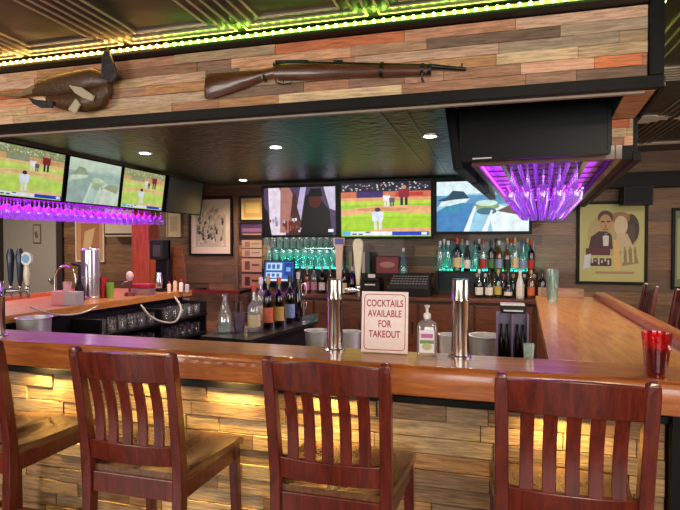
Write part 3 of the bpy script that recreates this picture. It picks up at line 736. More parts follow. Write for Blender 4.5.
mb = MB(); mb.box(-h2+0.345, -h2+0.50, -0.011, 0.011, 0.038, 0.052); mb.tube([(-h2+0.36, -0.01, 0.036), (-h2+0.355, -0.03, 0.03)], 0.005); mb.ell((-h2+0.355, -0.033, 0.026), (0.009, 0.009, 0.009)); mb.build('bolt', GUN, t, bevel=0.002)
mb = MB(); mb.tube([(-h2+0.345, 0, -0.022), (-h2+0.355, 0, -0.046), (-h2+0.39, 0, -0.054), (-h2+0.425, 0, -0.046), (-h2+0.435, 0, -0.03)], 0.003); mb.tube([(-h2+0.385, 0, -0.025), (-h2+0.390, 0, -0.046)], 0.002); mb.build('trigger_guard', GUN, t)
for x, hh in ((-h2+0.83, 0.033), (h2-0.155, 0.024), (h2-0.185, 0.026)):
    mb = MB(); mb.loft([sec(x, 0.006, hh, hh*0.85), sec(x+0.014, 0.006, hh, hh*0.85)]); mb.build('barrel_band', GUN, t, smooth=True)
mb = MB(); mb.box(-h2+0.62, -h2+0.66, -0.006, 0.006, 0.036, 0.050); mb.build('rear_sight', GUN, t)
# rifle pegs
for x in (-0.3, 0.42):
    mb = MB(); mb.beam((x, 0.036, -0.036), (x, -0.02, -0.036), 0.008, 0.006); mb.beam((x, -0.02, -0.036), (x, -0.024, -0.014), 0.006, 0.008); mb.build('mounting_peg', GUN, t)

# mounted bird
a = P(60, 88, Y=YS-0.07)
t = thing('mounted_bird', 'brown mounted game bird with long thin tail on the left of the plank soffit', 'mounted bird', (a.x, YS-0.06, a.z), (0, R(-2), 0))
BROWN = pbr('brown_feathers', (0.10, 0.045, 0.015), 0.5, bump=0.5, bscale=45, var=0.35, coat=0.2)
DFE = pbr('dark_feathers', (0.025, 0.02, 0.02), 0.45, bump=0.4, bscale=60)
CFE = pbr('cream_feathers', (0.62, 0.50, 0.33), 0.5, bump=0.4, bscale=60)
k = a.y and (P(100, 88, Y=YS-0.07).x - P(0, 88, Y=YS-0.07).x)/100  # metres per pixel here
def bs(x, z, rz, ry, n=12): return [(x*k, ry*math.cos(2*math.pi*i/n), -z*k + rz*k*math.sin(2*math.pi*i/n)) for i in range(n)]
mb = MB(); mb.loft([bs(-28, -1, 4, .012), bs(-20, -3, 7, .025), bs(0, -3, 9.5, .034), bs(20, -3.5, 10, .036), bs(32, -4, 9, .034), bs(42, -2, 6, .02), bs(46, -1, 3, .01)]); mb.build('body', BROWN, t, smooth=True)
mb = MB(); mb.loft([bs(-68, -3, 1.2, .004), bs(-45, 0, 2, .006), bs(-30, -2, 3.4, .012), bs(-20, -3, 5, .014)]); mb.build('tail', pbr('tail_feathers', (0.30, 0.20, 0.09), 0.5, bump=0.4, bscale=70, var=0.4), t, smooth=True)
mb = MB(); mb.loft([bs(-12, 8, 3, .03), bs(0, 11, 6.5, .036), bs(22, 13, 8.5, .038), bs(38, 10, 9.5, .032), bs(46, 4, 6, .015)]); mb.build('lower_wing', BROWN, t, smooth=True)
def flap(name, pts, mat, y=-0.04, th=0.012):
    mb = MB(); mb.prism([(u*k, -v*k) for u, v in pts], -y, -y+th, 0, None, Matrix.Rotation(R(90), 4, 'X')); return mb.build(name, mat, t, bevel=0.003)
flap('wing_tip', [(43, -2), (45, -18), (49, -26), (54, -14), (58, -2), (52, 3)], DFE, -0.02, 0.02)
flap('dark_feather', [(-27, 6), (-18, 9), (-2, 12), (-3, 17), (-14, 16), (-22, 12)], DFE, -0.037)
flap('cream_feather', [(14, 1), (26, 4), (38, 12), (36, 16), (28, 13), (20, 8)], CFE, -0.040)
flap('cream_feather', [(12, 20), (20, 12), (24, 17), (19, 24)], CFE, -0.036)

# ================================================================= THINGS ON THE FRONT BAR
def tower(px, py, h, r, label, handles):
    c = P(px, py, Z=ZB); c.y = max(2.065, min(c.y, 2.20)); c.x = P(px, py, Y=c.y).x
    t = thing('beer_tap_tower', label, 'beer tap', (c.x, c.y, ZB), (0, 0, 0), 'beer tap towers on the front bar')
    mb = MB(); mb.lathe([(r+0.012, 0.0005), (r+0.012, 0.006), (r, 0.010), (r, h*0.72), (r+0.001, h*0.725), (r, h*0.73), (r, h-0.004), (r-0.004, h)], seg=32); mb.build('column', STEEL, t, smooth=True)
    for dx, kind, hh in handles:
        z = h*0.93
        mb = MB(); mb.tube([(dx*0.4, r*0.6, z-0.03), (dx*0.7, r+0.05, z-0.03), (dx, r+0.075, z-0.035), (dx, r+0.085, z-0.075)], [0.010, 0.010, 0.009, 0.006], 10); mb.ell((dx, r+0.075, z-0.02), (0.012, 0.012, 0.016)); mb.build('faucet', STEEL, t, smooth=True)
        hy = r+0.075; z0 = z-0.01
        if kind == 'paddle':
            mb = MB(); mb.loft([[(dx-w_, hy-0.009, z0+q), (dx+w_, hy-0.009, z0+q), (dx+w_, hy+0.009, z0+q), (dx-w_, hy+0.009, z0+q)] for q, w_ in ((0, 0.007), (0.03, 0.009), (hh*0.5, 0.016), (hh*0.85, 0.023), (hh*0.93, 0.022), (hh, 0.012))]); mb.build('tap_handle', CREAM, t, smooth=True, bevel=0.003)
        elif kind == 'flat':
            mb = MB(); mb.loft([[(dx-w_, hy-0.008, z0+q), (dx+w_, hy-0.008, z0+q), (dx+w_, hy+0.008, z0+q), (dx-w_, hy+0.008, z0+q)] for q, w_ in ((0, 0.008), (0.04, 0.012), (hh*0.8, 0.018), (hh*0.86, 0.026), (hh, 0.026))]); o = mb.build('tap_handle', pbr('pink_tan_handle', (0.60, 0.36, 0.28), 0.3, coat=0.4), t, bevel=0.003)
            mb = MB(); mb.box(dx-0.016, dx+0.024, hy-0.013, hy-0.008, z0+hh*0.86, z0+hh*0.98); mb.build('badge', pbr('blue_badge', (0.05, 0.04, 0.30), 0.3), o)
        elif kind == 'round':
            mb = MB(); mb.lathe([(0.007, 0), (0.014, 0.03), (0.018, hh*0.35), (0.012, hh*0.62)], (dx, hy, z0), 14); o = mb.build('tap_handle', CREAM, t, smooth=True)
            mb = MB(); mb.lathe([(0.034, -0.007), (0.036, 0), (0.034, 0.007)], seg=22, M=Matrix.Translation((dx, hy, z0+hh*0.82)) @ Matrix.Rotation(R(90), 4, 'X')); b_ = mb.build('round_badge', WHITE, o, smooth=True)
            mb = MB(); mb.lathe([(0.022, 0.0075), (0.022, 0.010)], seg=18, M=Matrix.Translation((dx, hy, z0+hh*0.82)) @ Matrix.Rotation(R(90), 4, 'X')); mb.build('badge_centre', pbr('pale_blue_badge', (0.22, 0.40, 0.68), 0.3), o)
        else:
            mb = MB(); mb.lathe([(0.006, 0), (0.012, 0.03), (0.016, hh*0.6), (0.02, hh*0.8), (0.010, hh)], (dx, hy, z0), 14); mb.build('tap_handle', pbr('dark_blue_handle', (0.02, 0.03, 0.07), 0.25), t, smooth=True)
    return t
tower(335, 350, 0.305, 0.033, 'steel beer tap column left of the takeout sign, two tall handles', ((-0.012, 'flat', 0.21), (0.075, 'paddle', 0.205)))
tower(460, 354, 0.315, 0.034, 'plain steel column right of the sanitizer bottle on the bar', ())
tower(-3, 336, 0.27, 0.036, 'beer tap column at left edge with round white and blue badge handle', ((0.075, 'round', 0.17), (0.03, 'dark', 0.19), (-0.03, 'dark', 0.19)))

# sign
c = P(385, 351, Z=ZB); c.y = 2.17
a = P(361, 330, Y=2.17); b = P(407.5, 330, Y=2.17); w = (b.x-a.x); hS = P(385, 293, Y=2.17).z - ZB
t = thing('takeout_sign', 'white bar-top sign with red lettering about takeout cocktails', 'sign', ((a.x+b.x)/2, 2.175, ZB+0.004), (R(-5), 0, R(2)))
mb = MB(); mb.box(-w/2, w/2, -0.0015, 0.0015, 0.0, hS); mb.build('card', pbr('sign_card', (0.90, 0.74, 0.70), 0.35, coat=0.5), t)
SR = pbr('sign_red', (0.40, 0.025, 0.035), 0.4)
mb = MB()
m_, n_ = 0.012, 0.014
x0, x1, z0, z1 = -w/2+m_, w/2-m_, m_, hS-m_
pts = [(x0+n_, z0), (x1-n_, z0), (x1-n_*0.3, z0+n_*0.3), (x1, z0+n_), (x1, z1-n_), (x1-n_*0.3, z1-n_*0.3), (x1-n_, z1), (x0+n_, z1), (x0+n_*0.3, z1-n_*0.3), (x0, z1-n_), (x0, z0+n_), (x0+n_*0.3, z0+n_*0.3)]
for i in range(len(pts)):
    p, q = pts[i], pts[(i+1) % len(pts)]; mb.beam((p[0], -0.002, p[1]), (q[0], -0.002, q[1]), 0.003, 0.001, up=(0, 1, 0))
mb.build('border', SR, t)
for i, s in enumerate(('COCKTAILS', 'AVAILABLE', 'FOR', 'TAKEOUT')):
    cu = bpy.data.curves.new('sign_text', 'FONT'); cu.body = s; cu.align_x = 'CENTER'; cu.size = 0.0400; cu.extrude = 0.0006; cu.offset = 0.0007; cu.space_character = 1.04
    cu.materials.append(SR)
    tmp = bpy.data.objects.new('text_tmp', cu); me = bpy.data.meshes.new_from_object(tmp); bpy.data.objects.remove(tmp)
    o = bpy.data.objects.new('lettering', me); COL.objects.link(o); o.parent = t; o.rotation_euler = (R(90), 0, 0)
    o.location = (0, -0.0024, hS - 0.062 - i*0.0425); o.scale = (0.70, 1, 1)
mb = MB(); mb.box(-w/2+0.005, w/2-0.005, -0.004, 0.06, -0.001, 0.001); mb.build('foot', thin_glass('clear_acrylic', (1, 1, 1), 0.1), t, rot=(R(5), 0, 0))

# sanitizer
c = P(429, 352, Z=ZB); c.y = min(c.y, 2.19)
t = thing('sanitizer_bottle', 'clear pump bottle of sanitizer with pink and green label on the bar', 'pump bottle', (c.x, c.y, ZB+0.001), (0, 0, R(4)))
def rr(w_, d_, r_, n=4):
    out = []
    for cx, cy, a0 in ((w_-r_, d_-r_, 0), (-w_+r_, d_-r_, 90), (-w_+r_, -d_+r_, 180), (w_-r_, -d_+r_, 270)):
        for k in range(n+1): out.append((cx+r_*math.cos(R(a0+90*k/n)), cy+r_*math.sin(R(a0+90*k/n))))
    return out
mb = MB(); mb.loft([[(x, y, z) for x, y in rr(w_, d_, min(w_, d_)*0.7)] for z, w_, d_ in ((0, 0.038, 0.022), (0.004, 0.041, 0.024), (0.115, 0.041, 0.024), (0.135, 0.034, 0.02), (0.145, 0.014, 0.013), (0.155, 0.013, 0.013))]); mb.build('bottle', thin_glass('sanitizer_gel', (0.96, 0.97, 0.98), 0.12, 0.14, (0.95, 0.95, 0.97)), t, smooth=True)
mb = MB(); mb.box(-0.03, 0.03, -0.0255, -0.0245, 0.015, 0.105, 0, (0.8, 0.72, 0.78)); mb.box(-0.024, 0.024, -0.0262, -0.0256, 0.075, 0.092, 0, (0.5, 0.12, 0.3)); mb.box(-0.028, 0.028, -0.0262, -0.0256, 0.052, 0.066, 0, (0.16, 0.25, 0.08)); mb.prism([(u*0.02, 0.04+v*0.015) for u, v in elp(0, 0, 1, 1)], 0.0256, 0.0264, 0, (0.45, 0.5, 0.2), Matrix.Rotation(R(90), 4, 'X')); mb.build('paper_label', ATTR, t)
mb = MB(); mb.lathe([(0.014, 0.150), (0.015, 0.168), (0.012, 0.172), (0.005, 0.176), (0.005, 0.195), (0.011, 0.198), (0.011, 0.205)], seg=16); mb.tube([(0, 0, 0.203), (0, -0.03, 0.203), (0, -0.042, 0.194)], 0.005); mb.build('pump', WHITE, t, smooth=True)

# red cup
c = P(656, 378, Z=ZB); c.y = max(c.y, 2.06); c.x = P(656, 378, Y=c.y).x
t = thing('drinking_cup', 'tall translucent red plastic cup on the right end of the bar', 'cup', (c.x, c.y, ZB+0.001))
REDG = thin_glass('red_acrylic', (0.97, 0.20, 0.22), 0.10, 0.10, (0.8, 0.02, 0.04))
hc = P(656, 333, Y=c.y).z - ZB
mb = MB(); mb.lathe([(0.001, 0.003), (0.032, 0.003), (0.034, 0.0), (0.036, 0.006), (0.040, hc*0.5), (0.047, hc*0.93), (0.0475, hc), (0.0455, hc), (0.044, hc*0.9), (0.034, 0.012), (0.001, 0.011)], seg=32, cap=False); mb.build('cup_wall', REDG, t, smooth=True)
mb = MB(); mb.lathe([(0.0345, 0.012), (0.0405, hc*0.62)], seg=24); mb.build('dark_drink', pbr('cola', (0.012, 0.002, 0.002), 0.2), t, smooth=True)
mb = MB()
for i in range(5): mb.box(-0.012, 0.012, -0.012, 0.012, -0.01, 0.01, 0, None, Matrix.Translation((0.018*math.cos(i*1.3), 0.018*math.sin(i*1.3), hc*0.7)) @ Matrix.Rotation(i, 4, 'Y') @ Matrix.Rotation(i*2, 4, 'Z'))
mb.build('ice', pbr('red_tinted_ice', (0.6, 0.08, 0.08), 0.15), t, bevel=0.002)

# shot glass
c = P(528, 357, Z=ZB)
mb = MB(); mb.lathe([(0.014, 0.0), (0.018, 0.001), (0.022, 0.06), (0.0215, 0.06), (0.017, 0.012), (0.001, 0.010)], seg=20, cap=False)
tag(mb.build('shot_glass', GLASST, smooth=True, loc=(c.x, min(c.y, 2.23), ZB+0.0005)), 'small clear shot glass on the bar beside the bottle caddy', 'glass')

# ================================================================= BOTTLES
GL = {'clear': thin_glass('clear_bottle', (0.92, 0.96, 0.96), 0.14, 0.15, (0.8, 0.9, 0.9)),
      'teal': thin_glass('teal_lit_bottle', (0.70, 0.93, 0.90), 0.14, 0.2, (0.35, 0.85, 0.80)),  # teal shelf light put into the glass tint
      'green': thin_glass('green_bottle', (0.10, 0.32, 0.14), 0.14, 0.3, (0.02, 0.08, 0.03)),
      'dark': thin_glass('dark_bottle', (0.08, 0.05, 0.03), 0.12, 0.4, (0.012, 0.008, 0.006)),
      'amber': thin_glass('amber_bottle', (0.75, 0.35, 0.10), 0.12, 0.3, (0.45, 0.16, 0.03)),
      'white': pbr('white_bottle', (0.70, 0.70, 0.68), 0.25),
      'red': thin_glass('red_bottle', (0.6, 0.06, 0.05), 0.12, 0.4, (0.35, 0.02, 0.02))}
capc = {'black': (0.01, 0.01, 0.01), 'red': srgb(190, 40, 30), 'white': (0.75, 0.75, 0.72), 'gold': srgb(190, 150, 70), 'silver': (0.6, 0.6, 0.6), 'blue': srgb(40, 70, 150), 'orange': srgb(220, 90, 30)}
labc = {'white': srgb(225, 220, 210), 'cream': srgb(215, 195, 150), 'orange': srgb(205, 105, 65), 'yellow': srgb(185, 165, 75), 'red': srgb(170, 40, 35), 'black': srgb(25, 22, 20), 'blue': srgb(130, 150, 180), 'green': srgb(70, 110, 60), 'pink': srgb(200, 130, 150)}
SHAPE = {'tall': [(0.90, 0), (1.0, 0.015), (1.0, 0.60), (0.92, 0.66), (0.42, 0.76), (0.36, 0.80), (0.34, 0.97), (0.40, 0.975), (0.40, 1.0)],
         'squat': [(0.92, 0), (1.0, 0.02), (1.0, 0.50), (0.90, 0.57), (0.40, 0.66), (0.30, 0.72), (0.29, 0.96), (0.36, 0.965), (0.36, 1.0)],
         'slope': [(0.92, 0), (1.0, 0.02), (0.98, 0.42), (0.80, 0.60), (0.42, 0.80), (0.34, 0.88), (0.33, 1.0)],
         'round': [(0.75, 0), (0.98, 0.05), (1.0, 0.25), (0.9, 0.42), (0.45, 0.58), (0.3, 0.64), (0.29, 1.0)]}
def bottle(loc, h, r, glass, shape, lab, cap, label, group):
    t = thing('bottle', label, 'bottle', loc, (0, 0, random.uniform(-0.3, 0.3)), group)
    mb = MB(); mb.lathe([(a*r, b*h) for a, b in SHAPE[shape]], seg=16); mb.build('glass_body', GL[glass], t, smooth=True)
    if lab:
        z0, z1 = {'tall': (0.12, 0.42), 'squat': (0.10, 0.38), 'slope': (0.10, 0.38), 'round': (0.1, 0.24)}[shape]
        m = MATS.get('label_'+lab) or pbr('label_'+lab, labc[lab], 0.5, bump=0, bscale=70, var=0.3)
        mb = MB(); mb.lathe([(r*1.012, z0*h), (r*1.012, z1*h)], seg=20, cap=False); mb.build('paper_label', m, t, smooth=True)
    m = MATS.get('cap_'+cap) or pbr('cap_'+cap, capc[cap], 0.35)
    rt = SHAPE[shape][-1][0]*r
    mb = MB(); mb.lathe([(rt*1.12, h*0.90), (rt*1.15, h*1.0), (rt*1.05, h*1.045)], seg=14); mb.build('cap', m, t, smooth=True)
    return t
ORD = ['first', 'second', 'third', 'fourth', 'fifth', 'sixth', 'seventh', 'eighth', 'ninth', 'tenth', 'eleventh', 'twelfth', 'thirteenth', 'fourteenth']
def desc(glass, lab, cap):
    n = {'teal': 'teal-lit', 'white': 'white'}.get(glass, glass)
    return '%s bottle, %s cap%s' % (n, cap, (', %s label' % lab) if lab else '')

# ---- back bar cabinet and shelves
bx0 = P(263, 300, Y=5.75).x; bx1 = P(541, 300, Y=5.75).x
cab = thing('back_bar', 'dark wood back bar cabinet below the wall televisions', 'cabinet', ((bx0+bx1)/2, 6.0, 0))
bw = (bx1-bx0)/2
mb = MB(); mb.box(-bw, bw, -0.26, 0.32, 0.905, 0.945); mb.build('worktop', SHELFW, cab, bevel=0.004)
mb = MB(); mb.box(-bw+0.02, bw-0.02, -0.22, 0.32, 0.02, 0.903); mb.build('body', wood('back_bar_wood', (0.04, 0.014, 0.007), (0.085, 0.03, 0.014), (1.3, 9, 9), 0.4, 0.3), cab)
for k in range(5):
    a = -bw+0.05 + k*(2*bw-0.1)/5; b = a + (2*bw-0.1)/5 - 0.03
    mb = MB(); mb.box(a, b, -0.24, -0.221, 0.1, 0.87); d = mb.build('door', MATS['dark_shelf_wood'], cab, bevel=0.004)
    mb = MB(); mb.box(b-0.05, b-0.035, -0.26, -0.241, 0.55, 0.68); mb.build('handle', STEEL, d)
# riser shelf
ZR = 1.215
risers = []
for a, b, lbl in ((P(263, 270, Y=6.1).x, P(341, 270, Y=6.1).x, 'black riser shelf of bottles under the left back-wall television'), (P(436, 270, Y=6.1).x, P(538, 270, Y=6.1).x, 'black riser shelf of bottles under the right back-wall television')):
    t = thing('riser_shelf', lbl, 'shelf', ((a+b)/2, 6.17, 0.946), (0, 0, 0), 'riser shelves on the back bar')
    hw = (b-a)/2
    mb = MB(); mb.box(-hw, hw, -0.10, 0.12, ZR-0.946-0.02, ZR-0.946); mb.build('board', BLACK, t)
    for x in (-hw+0.01, hw-0.01):
        mb = MB(); mb.box(x-0.01, x+0.01, -0.09, 0.12, 0, ZR-0.946-0.02); mb.build('upright', BLACK, t)
    mb = MB(); mb.box(-hw+0.02, hw-0.02, 0.125, 0.132, 0.02, 0.60); mb.build('mirror_panel', pbr('mirror_panel', (0.02, 0.035, 0.035), 0.25, 0.3), t)
    mb = MB(); mb.box(-hw+0.02, hw-0.02, 0.11, 0.12, ZR-0.946+0.001, ZR-0.946+0.010); mb.build('teal_strip', MATS.get('led_teal') or emis('led_teal', (0.02, 0.85, 0.62), 4), t)
    o = area('teal_shelf_light', (0, 0.06, ZR-0.946+0.012), (R(180-15), 0, 0), hw*1.9, 0.03, 3.0, (0.05, 1.0, 0.75)); o.parent = t

up = [(440, 'clear', 'tall', None, 'silver'), (448, 'teal', 'tall', None, 'white'), (457, 'green', 'tall', 'cream', 'red'), (467, 'dark', 'slope', 'white', 'silver'), (475, 'teal', 'slope', None, 'black'), (483, 'clear', 'tall', 'red', 'red'),
      (491, 'dark', 'tall', 'green', 'black'), (499, 'amber', 'tall', 'blue', 'white'), (507, 'amber', 'squat', 'black', 'gold'), (515, 'clear', 'tall', 'cream', 'gold'), (523, 'teal', 'slope', 'blue', 'blue'), (531, 'dark', 'tall', 'red', 'red')]
for i, (px, gk, sh, lab, cap) in enumerate(up):
    c = P(px, 272, Y=6.11)
    bottle((c.x, 6.11, ZR+0.001), 0.325 + (0.03 if px in (457, 507, 515) else 0)*1.0, 0.05 if px == 457 else 0.038, gk, sh, lab, cap, '%s, %s from left in front row on right shelf' % (desc(gk, lab, cap), ORD[i]), 'bottles on the right riser shelf')
up2 = [(444, 'teal', 'white'), (462, 'clear', 'gold'), (479, 'dark', 'silver'), (496, 'green', 'black'), (511, 'clear', 'red'), (527, 'teal', 'gold')]
for i, (px, gk, cap) in enumerate(up2):
    c = P(px, 272, Y=6.21)
    bottle((c.x, 6.20, ZR+0.001), 0.345, 0.034, gk, 'tall', None, cap, '%s, %s from left in rear row on right shelf' % (desc(gk, None, cap), ORD[i]), 'bottles on the right riser shelf')
lo = [(479, 'green', 'squat', 'white', 'white'), (489, 'green', 'slope', 'white', 'black'), (498, 'green', 'tall', 'yellow', 'gold'), (508, 'dark', 'round', 'white', 'black'), (520, 'white', 'slope', 'white', 'white'), (531, 'amber', 'tall', 'orange', 'gold'), (542, 'dark', 'tall', 'cream', 'black')]
for i, (px, gk, sh, lab, cap) in enumerate(lo):
    c = P(px, 300, Y=5.93)
    bottle((c.x, 5.93, 0.946), 0.29, 0.042 if sh != 'tall' else 0.038, gk, sh, lab, cap, '%s, %s from left in lower right row' % (desc(gk, lab, cap), ORD[i]), 'bottles standing on the back bar at right')
# left riser: upturned glassware in teal light, then bottles
g0 = None
for row in range(2):
    for i in range(10):
        x = P(270+i*7.2+row*3, 270, Y=6.14).x
        if g0 is None:
            mb = MB(); mb.lathe([(0.030, 0), (0.032, 0.004), (0.006, 0.010), (0.005, 0.10), (0.028, 0.13), (0.036, 0.17), (0.034, 0.23)], seg=14, cap=False); g0 = o = mb.build('wine_glass', GLASST, smooth=True)
        else: o = g0.copy(); COL.objects.link(o)
        o.location = (x, 6.11+row*0.09, ZR+0.001+row*0.0)
        o.scale = (1, 1, 1.0 + 0.04*row)
        tag(o, 'teal-lit wine glass standing on the left riser shelf', 'wine glass', 'wine glasses on the left riser shelf')
t = thing('glass_shelf', 'clear glass upper shelf of teal-lit tumblers below the left back-wall television', 'shelf', (P(302, 250, Y=6.15).x, 6.15, 1.47))
mb = MB(); mb.box(-0.42, 0.42, -0.08, 0.13, -0.008, 0); mb.build('pane', GLASST, t)
for x in (-0.4, 0.4):
    mb = MB(); mb.box(x-0.006, x+0.006, 0.09, 0.142, -0.03, -0.009); mb.build('bracket', STEEL, t)
g1 = None
for row in range(2):
    for i in range(11):
        x = P(268+i*6.6+row*3, 250, Y=6.14).x
        if g1 is None:
            mb = MB(); mb.lathe([(0.001, 0.006), (0.026, 0.005), (0.027, 0.0), (0.030, 0.01), (0.034, 0.125)], seg=14, cap=False); g1 = o = mb.build('tumbler', GLASST, smooth=True)
        else: o = g1.copy(); COL.objects.link(o)
        o.location = (x, 6.105+row*0.09, 1.471); tag(o, 'teal-lit tumbler on the clear upper shelf below the left back television', 'tumbler', 'tumblers on the clear upper shelf')
lo2 = [(477, 'dark', 'gold'), (485, 'green', 'silver'), (494, 'amber', 'black'), (503, 'dark', 'red'), (513, 'green', 'gold'), (524, 'dark', 'white'), (534, 'amber', 'silver')]
for i, (px, gk, cap) in enumerate(lo2):
    bottle((P(px, 300, Y=6.04).x, 6.03, 0.946), 0.24, 0.034, gk, 'tall', None, cap, '%s, %s from left in lower rear row' % (desc(gk, None, cap), ORD[i]), 'bottles standing on the back bar at right')
mid = [(300, 'dark', 'squat', 'red', 'black'), (307, 'amber', 'tall', 'pink', 'silver'), (314, 'clear', 'tall', 'pink', 'black'), (322, 'dark', 'tall', 'white', 'silver'), (330, 'amber', 'squat', 'cream', 'gold'), (344, 'dark', 'tall', 'cream', 'black'), (352, 'dark', 'slope', None, 'silver')]
for i, (px, gk, sh, lab, cap) in enumerate(mid):
    c = P(px, 295, Y=5.92)
    bottle((c.x, 5.92, 0.946), 0.30, 0.038, gk, sh, lab, cap, '%s, %s from left behind tap handles' % (desc(gk, lab, cap), ORD[i]), 'bottles on the left of the back bar')

# ---- middle of back bar: books, red box sign, registers
x = P(352, 262, Y=6.15).x
for i, cn in enumerate(('tan', 'grey', 'brown', 'cream', 'dark green')):
    colr = {'tan': (0.35, 0.25, 0.15), 'grey': (0.25, 0.25, 0.25), 'brown': (0.15, 0.08, 0.05), 'cream': (0.5, 0.45, 0.35), 'dark green': (0.04, 0.09, 0.06)}[cn]
    mb = MB(); mb.box(-0.02, 0.02, -0.08, 0.08, 0, 0.24); mb.box(-0.017, 0.017, -0.078, 0.079, 0.003, 0.2405)
    tag(mb.build('menu_binder', pbr('binder_'+cn, colr, 0.5), loc=(x+0.052*i, 6.16, 1.18)), '%s binder standing upright below the central television' % cn, 'binder', 'binders below the central television')
mb = MB(); mb.box(-0.66, 0.46, -0.10, 0.14, -0.02, 0)
t = thing('wall_shelf', 'black shelf under the central television carrying binders and a red box', 'shelf', (P(392, 270, Y=6.18).x, 6.18, 1.179))
mb.build('board', BLACK, t)
for xx in (-0.5, 0.3):
    mb = MB(); mb.box(xx, xx+0.03, 0.02, 0.14, -0.233, -0.02); mb.build('bracket', BLACK, t)
c = P(388, 258, Y=6.12)
t = thing('red_box', 'dark red box with pale oval emblem beneath the central television', 'box', (c.x, 6.12, 1.18))
mb = MB(); mb.box(-0.13, 0.13, -0.05, 0.05, 0, 0.19); mb.build('carton', pbr('dark_red_card', (0.22, 0.03, 0.035), 0.5), t, bevel=0.003)
mb = MB(); mb.prism([(u, 0.1+v) for u, v in elp(0, 0, 0.09, 0.035)], 0.0505, 0.052, 0, (0.45, 0.2, 0.18), Matrix.Rotation(R(90), 4, 'X')); mb.build('emblem', ATTR, t)
# cash register at right of centre
c = P(410, 300, Y=5.95)
t = thing('cash_register', 'black cash register with rows of grey keys on the back bar', 'cash register', (c.x, 5.98, 0.946))
mb = MB(); mb.box(-0.24, 0.24, -0.20, 0.18, 0, 0.09); mb.build('drawer', BLACK, t, bevel=0.005)
mb = MB(); mb.add([(-0.22, -0.19, 0.091), (0.22, -0.19, 0.091), (0.22, 0.16, 0.091), (-0.22, 0.16, 0.091), (-0.22, -0.17, 0.12), (0.22, -0.17, 0.12), (0.22, 0.05, 0.22), (-0.22, 0.05, 0.22), (0.22, 0.16, 0.22), (-0.22, 0.16, 0.22)], [(0, 1, 5, 4), (4, 5, 6, 7), (7, 6, 8, 9), (9, 8, 2, 3), (0, 4, 7, 9, 3), (1, 2, 8, 6, 5), (0, 3, 2, 1)]); mb.build('body', pbr('register_body', (0.02, 0.02, 0.022), 0.4), t, bevel=0.004)
for r_ in range(4):
    kb = MB()
    for q in range(12):
        f = (r_+0.5)/4; kb.box(-0.20+q*0.034, -0.20+q*0.034+0.022, -0.17+0.2*f-0.012, -0.17+0.2*f+0.012, 0.122+0.095*f, 0.13+0.095*f)
    kb.build('key_row', MATS.get('grey_keys') or pbr('grey_keys', (0.30, 0.30, 0.32), 0.5), t)
c = P(372, 300, Y=5.95)
t = thing('receipt_printer', 'black receipt printer standing left of the cash register', 'printer', (c.x, 5.98, 0.946))
mb = MB(); mb.box(-0.11, 0.11, -0.14, 0.12, 0, 0.15); mb.box(-0.10, 0.10, -0.12, 0.10, 0.15, 0.19); mb.build('case', BLACK, t, bevel=0.012)
mb = MB(); mb.box(-0.06, 0.06, -0.142, -0.138, 0.11, 0.125); mb.box(-0.04, 0.04, -0.06, -0.05, 0.19, 0.23); mb.build('paper', WHITE, t)
c = P(403, 262, Y=6.08)
t = thing('bottle', 'teal slanted bottle standing right of the red box', 'bottle', (c.x, 6.10, 1.181))
mb = MB(); mb.lathe([(0.05, 0), (0.052, 0.02), (0.045, 0.10), (0.018, 0.2), (0.014, 0.27)], seg=16); mb.build('glass_body', GL['teal'], t, smooth=True)
mb = MB(); mb.lathe([(0.016, 0.25), (0.016, 0.29)], seg=12); mb.build('cap', WHITE, t)

# POS screen
a = P(264, 260, Y=5.0); b = P(294, 283, Y=5.0)
t = thing('register_screen', 'small touch screen lit blue behind the wine bottles', 'screen', ((a.x+b.x)/2, 5.0, (a.z+b.z)/2), (R(-12), 0, R(6)))
w_, h_ = b.x-a.x, a.z-b.z
mb = MB(); mb.box(-w_/2, w_/2, 0.0, 0.03, -h_/2, h_/2); mb.build('casing', BLACK, t, bevel=0.004)
S = [(srgb(45, 95, 175), rectp(0.03, 0.04, 0.97, 0.96)), (srgb(190, 215, 240), rectp(0.08, 0.55, 0.6, 0.9)), (srgb(200, 220, 240), rectp(0.08, 0.2, 0.6, 0.45)), (srgb(25, 60, 140), rectp(0.68, 0.3, 0.95, 0.9)), (srgb(220, 230, 240), rectp(0.05, 0.06, 0.95, 0.14)), (srgb(110, 160, 215), rectp(0.74, 0.5, 0.88, 0.7))]
for k in range(3): S += [(srgb(60, 100, 170), rectp(0.12+0.15*k, 0.62, 0.22+0.15*k, 0.83)), (srgb(60, 100, 170), rectp(0.12+0.15*k, 0.25, 0.22+0.15*k, 0.4))]
picture(t, 'screen_picture', w_-0.01, h_-0.01, S, SCREEN, -0.001)
mb = MB(); mb.box(-0.03, 0.03, 0.03, 0.06, -0.35, 0); mb.build('stand', BLACK, t)

